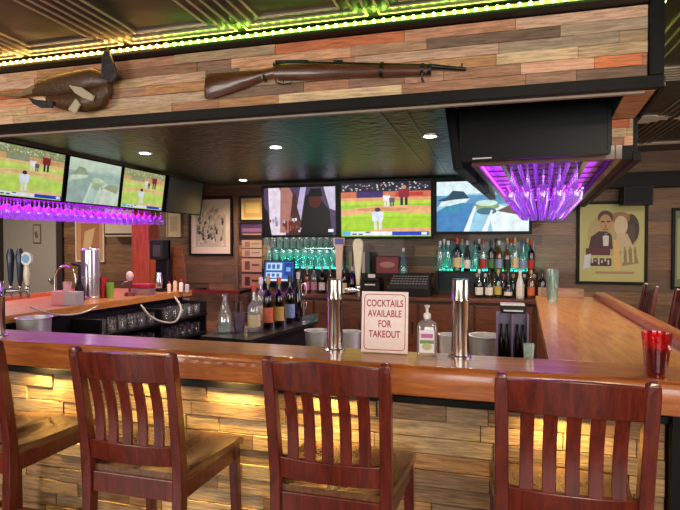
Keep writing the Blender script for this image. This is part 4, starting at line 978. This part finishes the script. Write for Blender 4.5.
# ---- speed shelf with wine behind the front bar
pa = P(222, 337, Z=0.97); pb = P(312, 321, Z=0.97)
t = thing('bottle_shelf', 'black metal shelf of wine bottles and decanter behind the bar', 'shelf', (0, 0, 0))
sh_pts = [P(200, 336, Z=0.97), P(250, 340, Z=0.97), P(318, 321, Z=0.97), P(318, 313, Z=0.97), P(222, 330, Z=0.97)]
shp = [(p.x, p.y) for p in sh_pts]
mb = MB(); mb.prism(shp, 0.95, 0.97); mb.build('board', pbr('shelf_black_metal', (0.02, 0.022, 0.022), 0.3, 0.3), t)
cxs = sum(p[0] for p in shp)/5; cys = sum(p[1] for p in shp)/5
mb = MB(); mb.prism([((p[0]-cxs)*0.9+cxs, (p[1]-cys)*0.9+cys) for p in shp], 0.0, 0.95); mb.build('cabinet_body', BLACK, t)
ws = [(254, 331, 'clear', 'squat', 'cream', 'red', 0.28, 'clear bottle with red cap and large cream label, first wine bottle behind the bar', 0.040),
      (268, 328, 'dark', 'tall', 'orange', 'gold', 0.325, 'dark wine bottle with orange label, behind the bar', 0.034),
      (279, 326, 'dark', 'tall', 'yellow', 'orange', 0.315, 'dark wine bottle with yellow label, between orange and blue labels', 0.034),
      (290, 323, 'dark', 'tall', 'blue', 'black', 0.32, 'dark wine bottle with pale blue label, behind the bar', 0.034),
      (298, 321, 'dark', 'slope', None, 'silver', 0.335, 'dark unlabelled bottle with silver cap beside the corkscrew', 0.032),
      (261, 325, 'clear', 'tall', 'white', 'white', 0.31, 'clear bottle with white label tucked behind the cream label bottle', 0.034)]
for px, py, gk, sh, lab, cap, h_, l, r_ in ws:
    c = P(px, py, Z=0.97); bottle((c.x, c.y, 0.971), h_, r_, gk, sh, lab, cap, l, 'wine bottles behind the front bar')
c = P(225, 332, Z=0.97)
t = thing('decanter', 'clear glass decanter left of the wine bottles', 'decanter', (c.x, c.y, 0.971))
mb = MB(); mb.lathe([(0.045, 0), (0.050, 0.01), (0.046, 0.08), (0.026, 0.16), (0.013, 0.20), (0.012, 0.225), (0.022, 0.24)], seg=20, cap=False); mb.build('glass_body', GLASS, t, smooth=True)
mb = MB(); mb.lathe([(0.044, 0.004), (0.046, 0.05), (0.04, 0.085)], seg=20); mb.build('ice_water', GLASST, t, smooth=True)
c = P(239, 331, Z=0.97)
t = thing('straw_cup', 'purple-grey cup holding straws beside the decanter', 'cup', (c.x, c.y, 0.971))
mb = MB(); mb.lathe([(0.032, 0), (0.036, 0.12), (0.034, 0.12), (0.03, 0.004), (0.001, 0.003)], seg=20, cap=False); mb.build('cup_wall', thin_glass('lilac_plastic', (0.6, 0.5, 0.65), 0.1, 0.6, (0.35, 0.25, 0.38)), t, smooth=True)
for k in range(9):
    a_ = k*0.7; mb = MB(); mb.tube([(0.01*math.cos(a_), 0.01*math.sin(a_), 0.006), (0.026*math.cos(a_), 0.026*math.sin(a_), 0.17+0.01*(k % 3))], 0.003, 6)
    mb.build('straw', BLACK if k % 2 else pbr('brown_straw', (0.2, 0.1, 0.09), 0.4), t)
c = P(304, 322, Z=0.97)
t = thing('corkscrew_stand', 'chrome looped wine opener standing right of the wine bottles', 'wine opener', (c.x, c.y, 0.971))
mb = MB(); mb.lathe([(0.03, 0), (0.03, 0.01), (0.006, 0.016), (0.006, 0.16)], seg=16); mb.build('stem', STEEL, t, smooth=True)
for z_, s_ in ((0.23, 0.045), (0.12, 0.025)):
    mb = MB(); mb.tube([(0.02*math.cos(q*0.5236), 0, z_ + s_*math.sin(q*0.5236)) for q in range(12)], 0.0035, 6, closed=True); mb.build('loop', STEEL, t, smooth=True)

# ---- stainless bins behind bar
for (px, py, r_, Z_, l) in ((486, 335, 0.10, 1.00, 'round stainless bin behind the bar, right of the plain steel column'), (317, 330, 0.075, 1.00, 'stainless bin left of the two-handle tap column'), (350, 331, 0.065, 1.00, 'stainless bin between the tap column and takeout sign'), (34, 317, 0.105, 1.055, 'wide stainless sink bowl behind the bar at far left'), (449, 334, 0.06, 1.00, 'small stainless bin between sanitizer and plain steel column')):
    c = P(px, py, Z=Z_)
    hb = Z_-0.741
    t = thing('steel_bin', l, 'bin', (c.x, c.y, 0.741), (0, 0, 0), 'stainless bins behind the front bar')
    mb = MB(); mb.lathe([(r_*0.8, 0), (r_*0.97, hb-0.01), (r_*1.04, hb-0.005), (r_*1.04, hb), (r_*0.94, hb), (r_*0.78, 0.008), (0.001, 0.006)], seg=28, cap=False); mb.build('bowl', STEEL2, t, smooth=True)
# under-bar work counter that carries them
mb = MB(); mb.prism([(-2.93, 2.45), (0.19, 2.45), (0.24, 3.32), (-1.12, 3.32), (-1.12, 2.77), (-1.72, 2.77), (-1.72, 2.90), (-2.93, 2.90)], 0.70, 0.74, 0); mb.prism([(-2.90, 2.5), (0.15, 2.5), (0.20, 3.28), (-1.10, 3.28), (-1.10, 2.74), (-1.75, 2.74), (-1.75, 2.88), (-2.90, 2.88)], 0, 0.70, 1)
t = tag(mb.build('work_counter', [STEEL2, BLACK]), 'low stainless work counter behind the front bar', 'counter')

# ---- bottle caddy at the bar corner
c = P(514, 357, Y=2.55)
t = thing('bottle_caddy', 'purple-grey rack of dark bottles in the corner behind the bar', 'bottle rack', (P(512, 330, Y=2.55).x, 2.55, 0.741))
wd = (P(528, 330, Y=2.55).x - P(496, 330, Y=2.55).x)/2
PUR = pbr('purple_grey_plastic', (0.16, 0.11, 0.20), 0.35)
zt = P(512, 313, Y=2.55).z - 0.741
mb = MB(); mb.box(-wd, wd, 0.02, 0.04, 0, zt); mb.box(-wd, wd, -0.05, 0.03, 0, 0.02); mb.box(-wd, -wd+0.008, -0.05, 0.03, 0.02, zt); mb.box(wd-0.008, wd, -0.05, 0.03, 0.02, zt); mb.box(-0.004, 0.004, -0.045, 0.02, 0.02, zt); mb.box(-wd+0.008, wd-0.008, -0.05, 0.02, zt*0.5, zt*0.5+0.006); mb.build('rack', PUR, t)
for i in range(2):
    for j in range(2):
        for q in range(2):
            xx = -wd*0.5 + i*wd + (q-0.5)*0.024; z_ = 0.021 if j == 0 else zt*0.5+0.007
            mb = MB(); mb.lathe([(0.011, 0), (0.011, zt*0.22), (0.005, zt*0.30), (0.005, zt*0.38)], seg=10)
            tag(mb.build('bottle', GL['dark'], smooth=True, loc=(t.location.x+xx, t.location.y-0.015, t.location.z+z_+0.0005)),
                'slim dark bottle in the purple rack, %s shelf, %s from the left' % (('lower', 'upper')[j], ('first', 'second', 'third', 'fourth')[i*2+q]), 'bottle', 'bottles in the purple rack')
t2 = thing('card_terminal', 'black card terminal resting on top of the bottle rack', 'card terminal', (P(513, 306, Y=2.56).x, 2.56, 0.741+zt+0.001))
mb = MB(); mb.box(-wd*0.8, wd*0.8, -0.04, 0.03, 0, 0.035); mb.build('body', BLACK, t2, bevel=0.006)
mb = MB(); mb.box(-wd*0.8, wd*0.7, -0.035, 0.03, 0.0352, 0.043); mb.box(-wd*0.6, wd*0.6, -0.043, -0.0405, 0.010, 0.016); mb.build('paper', WHITE, t2)
# tall glasses and block at far end of right leg
c = P(552, 303, Z=ZB)
t = thing('cup_tower', 'tall clear stack of plastic cups on the far right bar leg', 'cup stack', (c.x, 4.35, ZB+0.001))
for k in range(6):
    mb = MB(); mb.lathe([(0.034, 0), (0.045, 0.12), (0.047, 0.12)], (0, 0, 0.028*k), 18, cap=False); mb.build('cup', GLASST, t, smooth=True)
a = P(541, 296, Y=4.85); b = P(583, 296, Y=4.85)
t = thing('wooden_box', 'pale brown wooden box at the far end of the right bar leg', 'box', ((a.x+b.x)/2, 4.85, ZB+0.001))
mb = MB(); w_ = (b.x-a.x)/2
mb.box(-w_, w_, -0.05, -0.04, 0, 0.075); mb.box(-w_, w_, 0.04, 0.05, 0, 0.075); mb.box(-w_, -w_+0.01, -0.04, 0.04, 0, 0.075); mb.box(w_-0.01, w_, -0.04, 0.04, 0, 0.075); mb.box(-w_+0.01, w_-0.01, -0.04, 0.04, 0, 0.008)
mb.build('sides', wood('pale_box_wood', (0.22, 0.12, 0.07), (0.36, 0.22, 0.13), (1.5, 9, 9), 0.5, 0.1), t, bevel=0.002)
mb = MB(); mb.box(w_*0.2, w_*0.9, -0.036, 0.036, 0.009, 0.07); mb.build('dividers', TRIM, t)

# ================================================================= FRAMED PICTURES
def framed(x0, y0, x1, y1, label, shapes, fw=0.03, fmat=None, Y=YB-0.03, name='framed_picture', cat='picture', mat_=None):
    a = P(x0, y0, Y=Y); b = P(x1, y1, Y=Y); w_, h_ = b.x-a.x, a.z-b.z
    t = thing(name, label, cat, ((a.x+b.x)/2, Y, (a.z+b.z)/2))
    mb = MB()
    for q in ((-w_/2, w_/2, -h_/2, -h_/2+fw), (-w_/2, w_/2, h_/2-fw, h_/2), (-w_/2, -w_/2+fw, -h_/2+fw, h_/2-fw), (w_/2-fw, w_/2, -h_/2+fw, h_/2-fw)): mb.box(q[0], q[1], -0.02, 0.01, q[2], q[3])
    mb.build('frame', fmat or TRIM, t, bevel=0.002)
    mb = MB(); mb.box(-w_/2+fw, w_/2-fw, -0.004, 0.008, -h_/2+fw, h_/2-fw); mb.build('backing', pbr('backing', (0.3, 0.28, 0.22), 0.6), t)
    picture(t, 'print', w_-2*fw, h_-2*fw, shapes, ATTR, -0.005)
    return t
bgc = srgb(205, 195, 120)
S = [(bgc, rectp(0, 0, 1, 1)), (srgb(196, 172, 112), elp(0.52, 0.62, 0.40, 0.28, 32)),
     (srgb(60, 42, 28), elp(0.79, 0.68, 0.13, 0.19, 20)), (srgb(165, 115, 70), elp(0.63, 0.82, 0.15, 0.08, 18)), (srgb(228, 205, 160), elp(0.64, 0.72, 0.105, 0.13, 18)), (srgb(90, 60, 40), elp(0.80, 0.60, 0.06, 0.14, 14)), (srgb(215, 190, 145), [(0.55, 0.40), (0.86, 0.40), (0.74, 0.62), (0.58, 0.62)]),
     (srgb(85, 50, 30), elp(0.40, 0.83, 0.12, 0.09, 18)), (srgb(205, 155, 105), elp(0.40, 0.75, 0.10, 0.12, 18)), (srgb(70, 45, 30), rectp(0.33, 0.765, 0.39, 0.785)), (srgb(70, 45, 30), rectp(0.42, 0.765, 0.48, 0.785)), (srgb(165, 105, 70), [(0.39, 0.70), (0.42, 0.70), (0.405, 0.77)]), (srgb(120, 55, 40), rectp(0.36, 0.67, 0.44, 0.682)),
     (srgb(70, 24, 20), [(0.14, 0.42), (0.52, 0.42), (0.5, 0.60), (0.42, 0.65), (0.30, 0.65), (0.18, 0.58)]), (srgb(232, 222, 200), [(0.37, 0.46), (0.45, 0.46), (0.46, 0.62), (0.36, 0.62)]), (srgb(25, 15, 15), [(0.34, 0.585), (0.41, 0.60), (0.48, 0.585), (0.48, 0.63), (0.41, 0.612), (0.34, 0.63)]),
     (srgb(95, 20, 25), rectp(0.10, 0.34, 0.48, 0.43)), (srgb(75, 18, 25), rectp(0.14, 0.2, 0.5, 0.3)), (srgb(225, 225, 225), [(0.06, 0.16), (0.17, 0.18), (0.18, 0.36), (0.08, 0.34)]),
     (srgb(240, 190, 110), [(0.55, 0.15), (0.64, 0.17), (0.60, 0.52), (0.52, 0.55)]), (srgb(165, 135, 85), [(0.66, 0.2), (0.92, 0.24), (0.84, 0.44), (0.7, 0.4)]), (srgb(180, 140, 100), rectp(0.25, 0.10, 0.85, 0.13))]
for k in range(7): S.append((srgb(215, 205, 190), rectp(0.14+0.05*k, 0.22+0.02*(k % 3), 0.165+0.05*k, 0.28+0.02*(k % 2))))
for k in range(6): S.append((srgb(150, 130, 70) if k % 2 else srgb(215, 200, 150), [(0.66+0.04*k, 0.25), (0.69+0.04*k, 0.25), (0.67+0.04*k, 0.45), (0.65+0.04*k, 0.45)]))
framed(577, 202, 647, 285, 'yellow-green framed poster of a couple, man in bow tie, beyond the right bar leg', S, 0.03)
S = [(srgb(228, 205, 180), rectp(0, 0, 1, 1)), (srgb(190, 175, 150), rectp(0.12, 0.12, 0.88, 0.90)), (srgb(225, 205, 175), rectp(0.12, 0.70, 0.88, 0.9))]
for k in range(60):
    u = rnd.uniform(0.13, 0.8); v = rnd.uniform(0.13, 0.68 if u < 0.3 or u > 0.7 else 0.8); q = rnd.choice([(0.02, 0.02, 0.02), (0.35, 0.28, 0.2), (0.65, 0.55, 0.42), (0.12, 0.1, 0.08)])
    S.append((q, [(u, v), (u+rnd.uniform(0.03, 0.09), v+0.01), (u+0.05, v+rnd.uniform(0.05, 0.12)), (u+0.01, v+0.07)]))
for u, v in ((0.3, 0.6), (0.45, 0.72), (0.62, 0.74), (0.72, 0.66), (0.4, 0.5)): S.append((srgb(200, 165, 130), elp(u, v, 0.05, 0.045)))
framed(189, 197, 233, 256, 'black-framed black and white group picture left of the small print', S, 0.03)
framed(240, 196, 266, 221, 'small framed yellowish certificate near the back wall televisions', [(srgb(205, 170, 110), rectp(0, 0, 1, 1)), (srgb(175, 135, 75), rectp(0.1, 0.1, 0.9, 0.9)), (srgb(195, 165, 95), rectp(0.2, 0.3, 0.8, 0.75))], 0.02)
framed(240, 223, 264, 236, 'purple and dark banner plaque under the small certificate', [(srgb(60, 35, 60), rectp(0, 0, 1, 1)), (srgb(120, 80, 120), rectp(0.08, 0.3, 0.92, 0.6)), (srgb(180, 130, 110), rectp(0.1, 0.05, 0.9, 0.15))], 0.008, name='plaque', cat='plaque')
for y0, y1, l, c1, c2 in ((240, 248, 'upper pale paper', srgb(175, 140, 115), srgb(130, 95, 80)), (249, 257, 'second pale paper', srgb(185, 150, 130), srgb(140, 100, 85)), (258.5, 272, 'larger pinkish paper', srgb(190, 140, 115), srgb(105, 65, 55)), (274, 288, 'lowest pinkish paper', srgb(175, 120, 100), srgb(70, 35, 30))):
    a = P(242, y0, Y=YB-0.03); b = P(262, y1, Y=YB-0.03)
    mb = MB(); w_, h_ = b.x-a.x, a.z-b.z; mb.box(-w_/2, w_/2, 0, 0.003, -h_/2, h_/2, 0, c1); mb.box(-w_*0.35, -w_*0.1, -0.001, 0, -h_*0.35, h_*0.3, 0, c2); mb.box(w_*0.0, w_*0.38, -0.001, 0, -h_*0.05, h_*0.1, 0, c2)
    tag(mb.build('posted_paper', ATTR, loc=((a.x+b.x)/2, YB-0.035, (a.z+b.z)/2)), '%s pinned in the column under the purple plaque' % l, 'paper', 'papers pinned below the plaque')
framed(672, 208, 700, 290, 'framed pale picture cut off by the right edge', [(srgb(120, 125, 80), rectp(0, 0, 1, 1)), (srgb(170, 170, 120), rectp(0.1, 0.1, 0.9, 0.9))], 0.03)
# speaker box under right header
a = P(622, 180, Y=6.15); b = P(651, 205, Y=6.15)
t = thing('speaker', 'black box speaker hanging under the dark beam above the couple poster', 'speaker', ((a.x+b.x)/2, 6.17, b.z))
w_ = (b.x-a.x)/2; h_ = 2.11-b.z
mb = MB(); mb.box(-w_, w_, -0.1, 0.1, 0, h_); mb.build('cabinet', BLACK, t, bevel=0.006)
mb = MB(); mb.box(-w_+0.015, w_-0.015, -0.106, -0.1, 0.015, h_-0.015); mb.build('grille', pbr('speaker_grille', (0.02, 0.02, 0.02), 0.8, bump=0.5, bscale=200), t)

# ================================================================= LEFT SIDE
# post
t = thing('wooden_post', 'orange-stained square wooden post rising behind the left rack', 'post', (-3.92, 5.46, 0))
mb = MB(); mb.box(-0.115, 0.115, -0.11, 0.11, 0, 2.095); mb.build('shaft', POST, t, bevel=0.008)
mb = MB(); mb.box(-0.135, 0.135, -0.13, 0.13, 0.0005, 0.12); mb.build('plinth', SHELFW, t)
# air conditioner
a = P(106, 207, Y=6.15); b = P(137, 237, Y=6.15)
t = thing('wall_air_conditioner', 'cream wall-mounted air conditioner left of the orange post', 'air conditioner', ((a.x+b.x)/2, 6.2, b.z))
w_, h_ = (b.x-a.x)/2, a.z-b.z
mb = MB(); mb.box(-w_, w_, -0.09, 0.12, 0, h_); mb.build('case', pbr('cream_case', (0.55, 0.42, 0.32), 0.4), t, bevel=0.02)
mb = MB(); mb.box(-w_+0.02, w_-0.02, -0.1, -0.088, 0.03, 0.05); mb.build('vent', TRIM, t)
# beige poster column
framed(76, 218, 105, 262, 'beige framed print behind the tall silver cylinder', [(srgb(185, 135, 95), rectp(0, 0, 1, 1)), (srgb(160, 105, 70), rectp(0.15, 0.1, 0.85, 0.9)), (srgb(205, 165, 125), [(0.2, 0.2), (0.5, 0.25), (0.7, 0.8), (0.3, 0.7)])], 0.02, fmat=CREAM)
framed(167, 211, 181, 237, 'narrow cream notice just right of the orange post', [(srgb(215, 185, 140), rectp(0, 0, 1, 1)), (srgb(190, 160, 120), rectp(0.2, 0.2, 0.8, 0.8))], 0.01, fmat=CREAM, name='notice', cat='notice')
ZL = ZB
def onleft(px, py): return P(px, py, Z=ZL)
# tall silver cylinder
c = onleft(91, 299)
t = thing('drink_dispenser', 'tall silver cylindrical dispenser on the left bar leg', 'dispenser', (c.x, c.y, ZL+0.001))
hh = P(91, 247, Y=c.y).z - ZL
mb = MB(); mb.lathe([(0.070, 0), (0.072, 0.02), (0.066, 0.025), (0.068, hh*0.42), (0.072, hh*0.43), (0.072, hh*0.94), (0.06, hh*0.97), (0.012, hh*0.975), (0.012, hh)], seg=28); mb.build('cylinder', pbr('silver_lacquer', (0.62, 0.6, 0.62), 0.22, 0.8), t, smooth=True)
mb = MB(); mb.tube([(0, -0.07, 0.06), (0, -0.10, 0.06), (0, -0.105, 0.03)], 0.008); mb.build('spout', STEEL, t, smooth=True)
# black pump
c = onleft(80, 301)
t = thing('syrup_pump', 'black pump dispenser with bent spout left of the silver cylinder', 'dispenser', (c.x, c.y, ZL+0.001))
hh = P(80, 264, Y=c.y).z - ZL
mb = MB(); mb.lathe([(0.035, 0), (0.037, 0.01), (0.037, hh*0.35), (0.022, hh*0.45), (0.02, hh*0.5), (0.012, hh*0.55), (0.012, hh*0.9)], seg=20); mb.build('body', BLACK, t, smooth=True)
mb = MB(); mb.tube([(0, 0, hh*0.86), (0, 0, hh*0.95), (-0.03, -0.01, hh*0.97), (-0.06, -0.02, hh)], [0.013, 0.013, 0.012, 0.010]); mb.build('spout', BLACK, t, smooth=True)
# gooseneck faucet
c = onleft(55, 301)
t = thing('faucet', 'chrome gooseneck faucet arching over the pink box', 'faucet', (c.x, c.y, ZL+0.001))
r_ = (P(75, 280, Y=c.y).x - P(54, 280, Y=c.y).x)/2; hh = P(64, 266, Y=c.y).z-ZL
pts = [(0, 0, 0), (0, 0, hh-r_)] + [(r_-r_*math.cos(R(q)), 0, hh-r_+r_*math.sin(R(q))) for q in range(20, 181, 20)] + [(2*r_, 0, hh-r_-0.03)]
mb = MB(); mb.tube(pts, 0.008, 10); mb.lathe([(0.02, 0), (0.018, 0.02), (0.01, 0.03)], seg=14); mb.build('spout', STEEL, t, smooth=True)
# pink box with cups
c = P(65, 300, X=-3.04)
a = P(53, 300, Y=c.y-0.02); b = P(78, 300, Y=c.y-0.02)
t = thing('napkin_caddy', 'pale pink and grey napkin box on the left bar leg', 'napkin box', ((a.x+b.x)/2, c.y, ZL+0.001))
w_ = (b.x-a.x)/2
mb = MB(); mb.box(-w_, 0.0, -0.04, 0.04, 0, 0.10); mb.build('pink_half', pbr('salmon_card', (0.60, 0.28, 0.24), 0.5), t, bevel=0.002)
mb = MB(); mb.box(0.0005, w_, -0.04, 0.04, 0, 0.10); mb.build('grey_half', pbr('grey_card', (0.42, 0.38, 0.35), 0.5), t, bevel=0.002)
mb = MB(); mb.lathe([(0.026, 0.1005), (0.032, 0.17), (0.03, 0.17), (0.024, 0.102)], seg=18, cap=False); mb.build('cup', pbr('pink_cup', (0.65, 0.35, 0.36), 0.4), t, smooth=True)
# coloured cups
for px, py, hh, col, l in ((103, 298, 0.17, srgb(170, 25, 30), 'red cup on the left bar leg right of the silver cylinder'), (110, 298, 0.13, srgb(120, 170, 60), 'light green cup right of the red cup on left bar leg')):
    c = onleft(px, py); mb = MB(); mb.lathe([(0.026, 0), (0.034, hh), (0.032, hh), (0.025, 0.004), (0.001, 0.003)], seg=18, cap=False)
    tag(mb.build('cup', pbr(l[:8]+'_mat', col, 0.35), smooth=True, loc=(c.x, c.y, ZL+0.001)), l, 'cup')
# clear container of garnish in front of the post, brown cloth, etc.
c = onleft(144, 295)
t = thing('condiment_tray', 'clear tray with red lid in front of the orange post', 'container', (c.x, c.y, ZL+0.001))
mb = MB(); mb.box(-0.085, 0.085, -0.05, 0.05, 0, 0.06); mb.build('tray', thin_glass('clear_tray', (0.85, 0.85, 0.85), 0.12, 0.45, (0.5, 0.45, 0.42)), t, bevel=0.006)
mb = MB(); mb.box(-0.088, 0.088, -0.053, 0.053, 0.061, 0.10); mb.build('lid', pbr('dark_red_lid', (0.35, 0.02, 0.02), 0.35), t, bevel=0.008)
c = onleft(130, 296)
t = thing('juicer', 'small hand juicer with pale top beside the condiment tray', 'juicer', (c.x, c.y, ZL+0.001))
mb = MB(); mb.lathe([(0.045, 0), (0.045, 0.03), (0.012, 0.04), (0.012, 0.14)], seg=18); mb.build('stand', SHELFW, t, smooth=True)
mb = MB(); mb.ell((0, 0, 0.17), (0.032, 0.032, 0.045)); mb.build('pale_top', pbr('pale_pink_top', (0.6, 0.42, 0.4), 0.4), t, smooth=True)
mb = MB(); mb.tube([(0, 0, 0.13), (-0.06, 0, 0.12), (-0.09, 0, 0.09)], 0.005); mb.build('handle', STEEL, t)
# glasses/black bottle tower right of the post
c = P(160, 291, Y=4.42)
t = thing('coffee_maker', 'black and chrome coffee maker right of the orange post', 'coffee maker', (c.x, c.y, ZL+0.001))
hh = P(165, 240, Y=c.y).z - ZL
mb = MB(); mb.box(-0.07, 0.07, -0.05, 0.08, 0, 0.03); mb.box(-0.07, 0.07, 0.03, 0.08, 0.03, hh); mb.box(-0.07, 0.07, -0.06, 0.08, hh*0.62, hh); mb.build('body', BLACK, t, bevel=0.008)
mb = MB(); mb.lathe([(0.04, 0.032), (0.048, 0.10), (0.035, 0.16), (0.035, 0.18)], (0, -0.02, 0), 18); mb.build('pot', STEEL, t, smooth=True)
mb = MB(); mb.box(-0.03, 0.05, -0.064, -0.06, hh*0.68, hh*0.9); mb.build('panel', STEEL, t)
c = onleft(180, 291)
t = thing('easel_board', 'dark red-brown wooden easel board leaning at the far end of left bar', 'easel', (-2.925, 4.56, ZL+0.001))
hh = P(180, 245, Y=c.y).z - ZL
mb = MB(); mb.prism([(-0.10, 0), (0.11, 0), (0.06, hh), (-0.06, hh)], -0.02, 0.0, 0, None, Matrix.Rotation(R(90), 4, 'X')); mb.build('board', SHELFW, t, bevel=0.003)
for i, (px, hh, cn, cc, l) in enumerate(((169, 0.10, 'w', (0.7, 0.6, 0.5), 'first small white shaker before the easel board'), (175, 0.14, 'b', (0.65, 0.45, 0.3), 'taller tan shaker bottle before the easel board'), (181, 0.12, 'k', (0.7, 0.68, 0.65), 'white small squeeze bottle before the easel board'), (187, 0.10, 'd', (0.5, 0.48, 0.45), 'grey small squeeze bottle at the end before the easel board'))):
    c = P(px+3, 291, Y=4.42); t = thing('squeeze_bottle', l, 'squeeze bottle', (c.x-0.03, c.y, ZL+0.001), (0, 0, 0), 'small bottles at the end of the left bar')
    mb = MB(); mb.lathe([(0.02, 0), (0.02, hh*0.65), (0.010, hh*0.75)], seg=14); mb.build('body', pbr('squeeze_'+cn, cc, 0.4), t, smooth=True)
    mb = MB(); mb.lathe([(0.010, hh*0.75), (0.004, hh)], seg=12); mb.build('nozzle', BLACK if i % 2 else RED, t, smooth=True)

# under-counter glass shelves along the left leg
t = thing('glass_shelf_unit', 'black open shelf unit full of tumblers below the left bar leg', 'shelf', (0, 0, 0))
q0 = Vector((-2.92, 3.2, 0)); q1 = Vector((-2.845, 4.55, 0)); dv = (q1-q0); L_ = dv.length; ang = math.atan2(dv.y, dv.x) - math.pi/2
M = Matrix.Translation(q0) @ Matrix.Rotation(ang, 4, 'Z')
mb = MB(); mb.box(0.0, 0.02, 0, L_, 0.1, 0.98, 0, None, M); mb.build('back_panel', BLACK, t)
shz = (0.87, 0.70)
for z_ in shz:
    mb = MB(); mb.box(0.021, 0.26, 0.0, L_, z_-0.02, z_, 0, None, M); mb.build('shelf_board', BLACK, t)
for y_ in (0.0, L_*0.5, L_-0.02):
    mb = MB(); mb.box(0.021, 0.25, y_, y_+0.02, 0.10, 0.98, 0, None, M); mb.build('divider', BLACK, t)
g0 = None
for z_, nm in zip(shz, ('upper', 'lower')):
    for j in range(2):
        for i in range(12):
            y_ = 0.075+i*(L_-0.15)/11
            if abs(y_-L_*0.5-0.01) < 0.045: continue
            q = M @ Vector((0.09+j*0.1, y_, 0))
            if g0 is None:
                mb = MB(); mb.lathe([(0.001, 0.006), (0.026, 0.005), (0.027, 0.0), (0.030, 0.01), (0.034, 0.085)], seg=14, cap=False); g0 = o = mb.build('tumbler', thin_glass('tumbler_glass', (0.9, 0.92, 0.92), 0.2, 0.08, (0.8, 0.8, 0.82)), smooth=True)
            else: o = g0.copy(); COL.objects.link(o)
            o.location = (q.x, q.y, z_+0.001)
            tag(o, 'short clear tumbler on the %s black shelf under the left bar leg' % nm, 'tumbler', 'tumblers on the %s shelf under the left bar' % nm)
# hoses
def hose(px, l, mat, r_=0.007):
    pts = [P(a, b, D=d) for a, b, d in px]
    # smooth
    out = []
    for i in range(len(pts)-1):
        p0 = pts[max(0, i-1)]; p1 = pts[i]; p2 = pts[i+1]; p3 = pts[min(len(pts)-1, i+2)]
        for k in range(6):
            u = k/6; out.append(0.5*((2*p1)+(p2-p0)*u+(2*p0-5*p1+4*p2-p3)*u*u+(3*p1-p0-3*p2+p3)*u**3))
    out.append(pts[-1]); mb = MB(); mb.tube(out, r_, 8)
    return tag(mb.build('hose', mat, smooth=True), l, 'hose')
HM = pbr('grey_hose', (0.38, 0.36, 0.30), 0.4)
hose([(30, 307, 3.35), (45, 312, 3.4), (62, 315, 3.5), (82, 313, 3.6), (98, 306, 3.75)], 'thin grey soda hose drooping under the left bar leg near the pink box', HM, 0.006)
hose([(141, 305, 4.1), (150, 316, 4.05), (163, 322, 4.1), (176, 321, 4.2), (181, 308, 4.3), (175, 297, 4.45)], 'grey soda hose looping under the far end of left bar leg', HM, 0.008)
# bar towel
c = P(186, 300, Z=1.04)
t = P(186, 298, Y=4.72)
mb = MB(); secs = []
for i in range(7):
    z = t.z - i*0.055; w_ = 0.035+0.006*i
    secs.append([(t.x-w_, t.y-0.012-0.004*math.sin(i), z), (t.x-w_*0.3, t.y-0.022, z), (t.x+w_*0.4, t.y-0.008, z), (t.x+w_, t.y-0.018, z), (t.x+w_, t.y, z), (t.x-w_, t.y, z)])
mb.loft(secs); tag(mb.build('bar_towel', pbr('grey_cloth', (0.36, 0.30, 0.25), 0.8, bump=0.3), smooth=True), 'pale grey bar towel hanging from the end of the left bar leg', 'towel')
# red rail on back wall between picture and bar
a = P(190, 291, Y=6.0); b = P(240, 291, Y=6.0)
t = thing('red_rail', 'thin dark red rail below the black and white group picture', 'rail', ((a.x+b.x)/2, 6.0, a.z))
w_ = (b.x-a.x)/2
mb = MB(); mb.box(-w_, w_, -0.02, 0.02, -0.02, 0.02); mb.build('bar', pbr('dark_red_paint', (0.22, 0.02, 0.015), 0.4), t)
for s in (-1, 1):
    mb = MB(); mb.box(s*w_*0.95-0.02, s*w_*0.95+0.02, -0.015, 0.33, -0.018, 0.018); mb.build('bracket', BLACK, t)
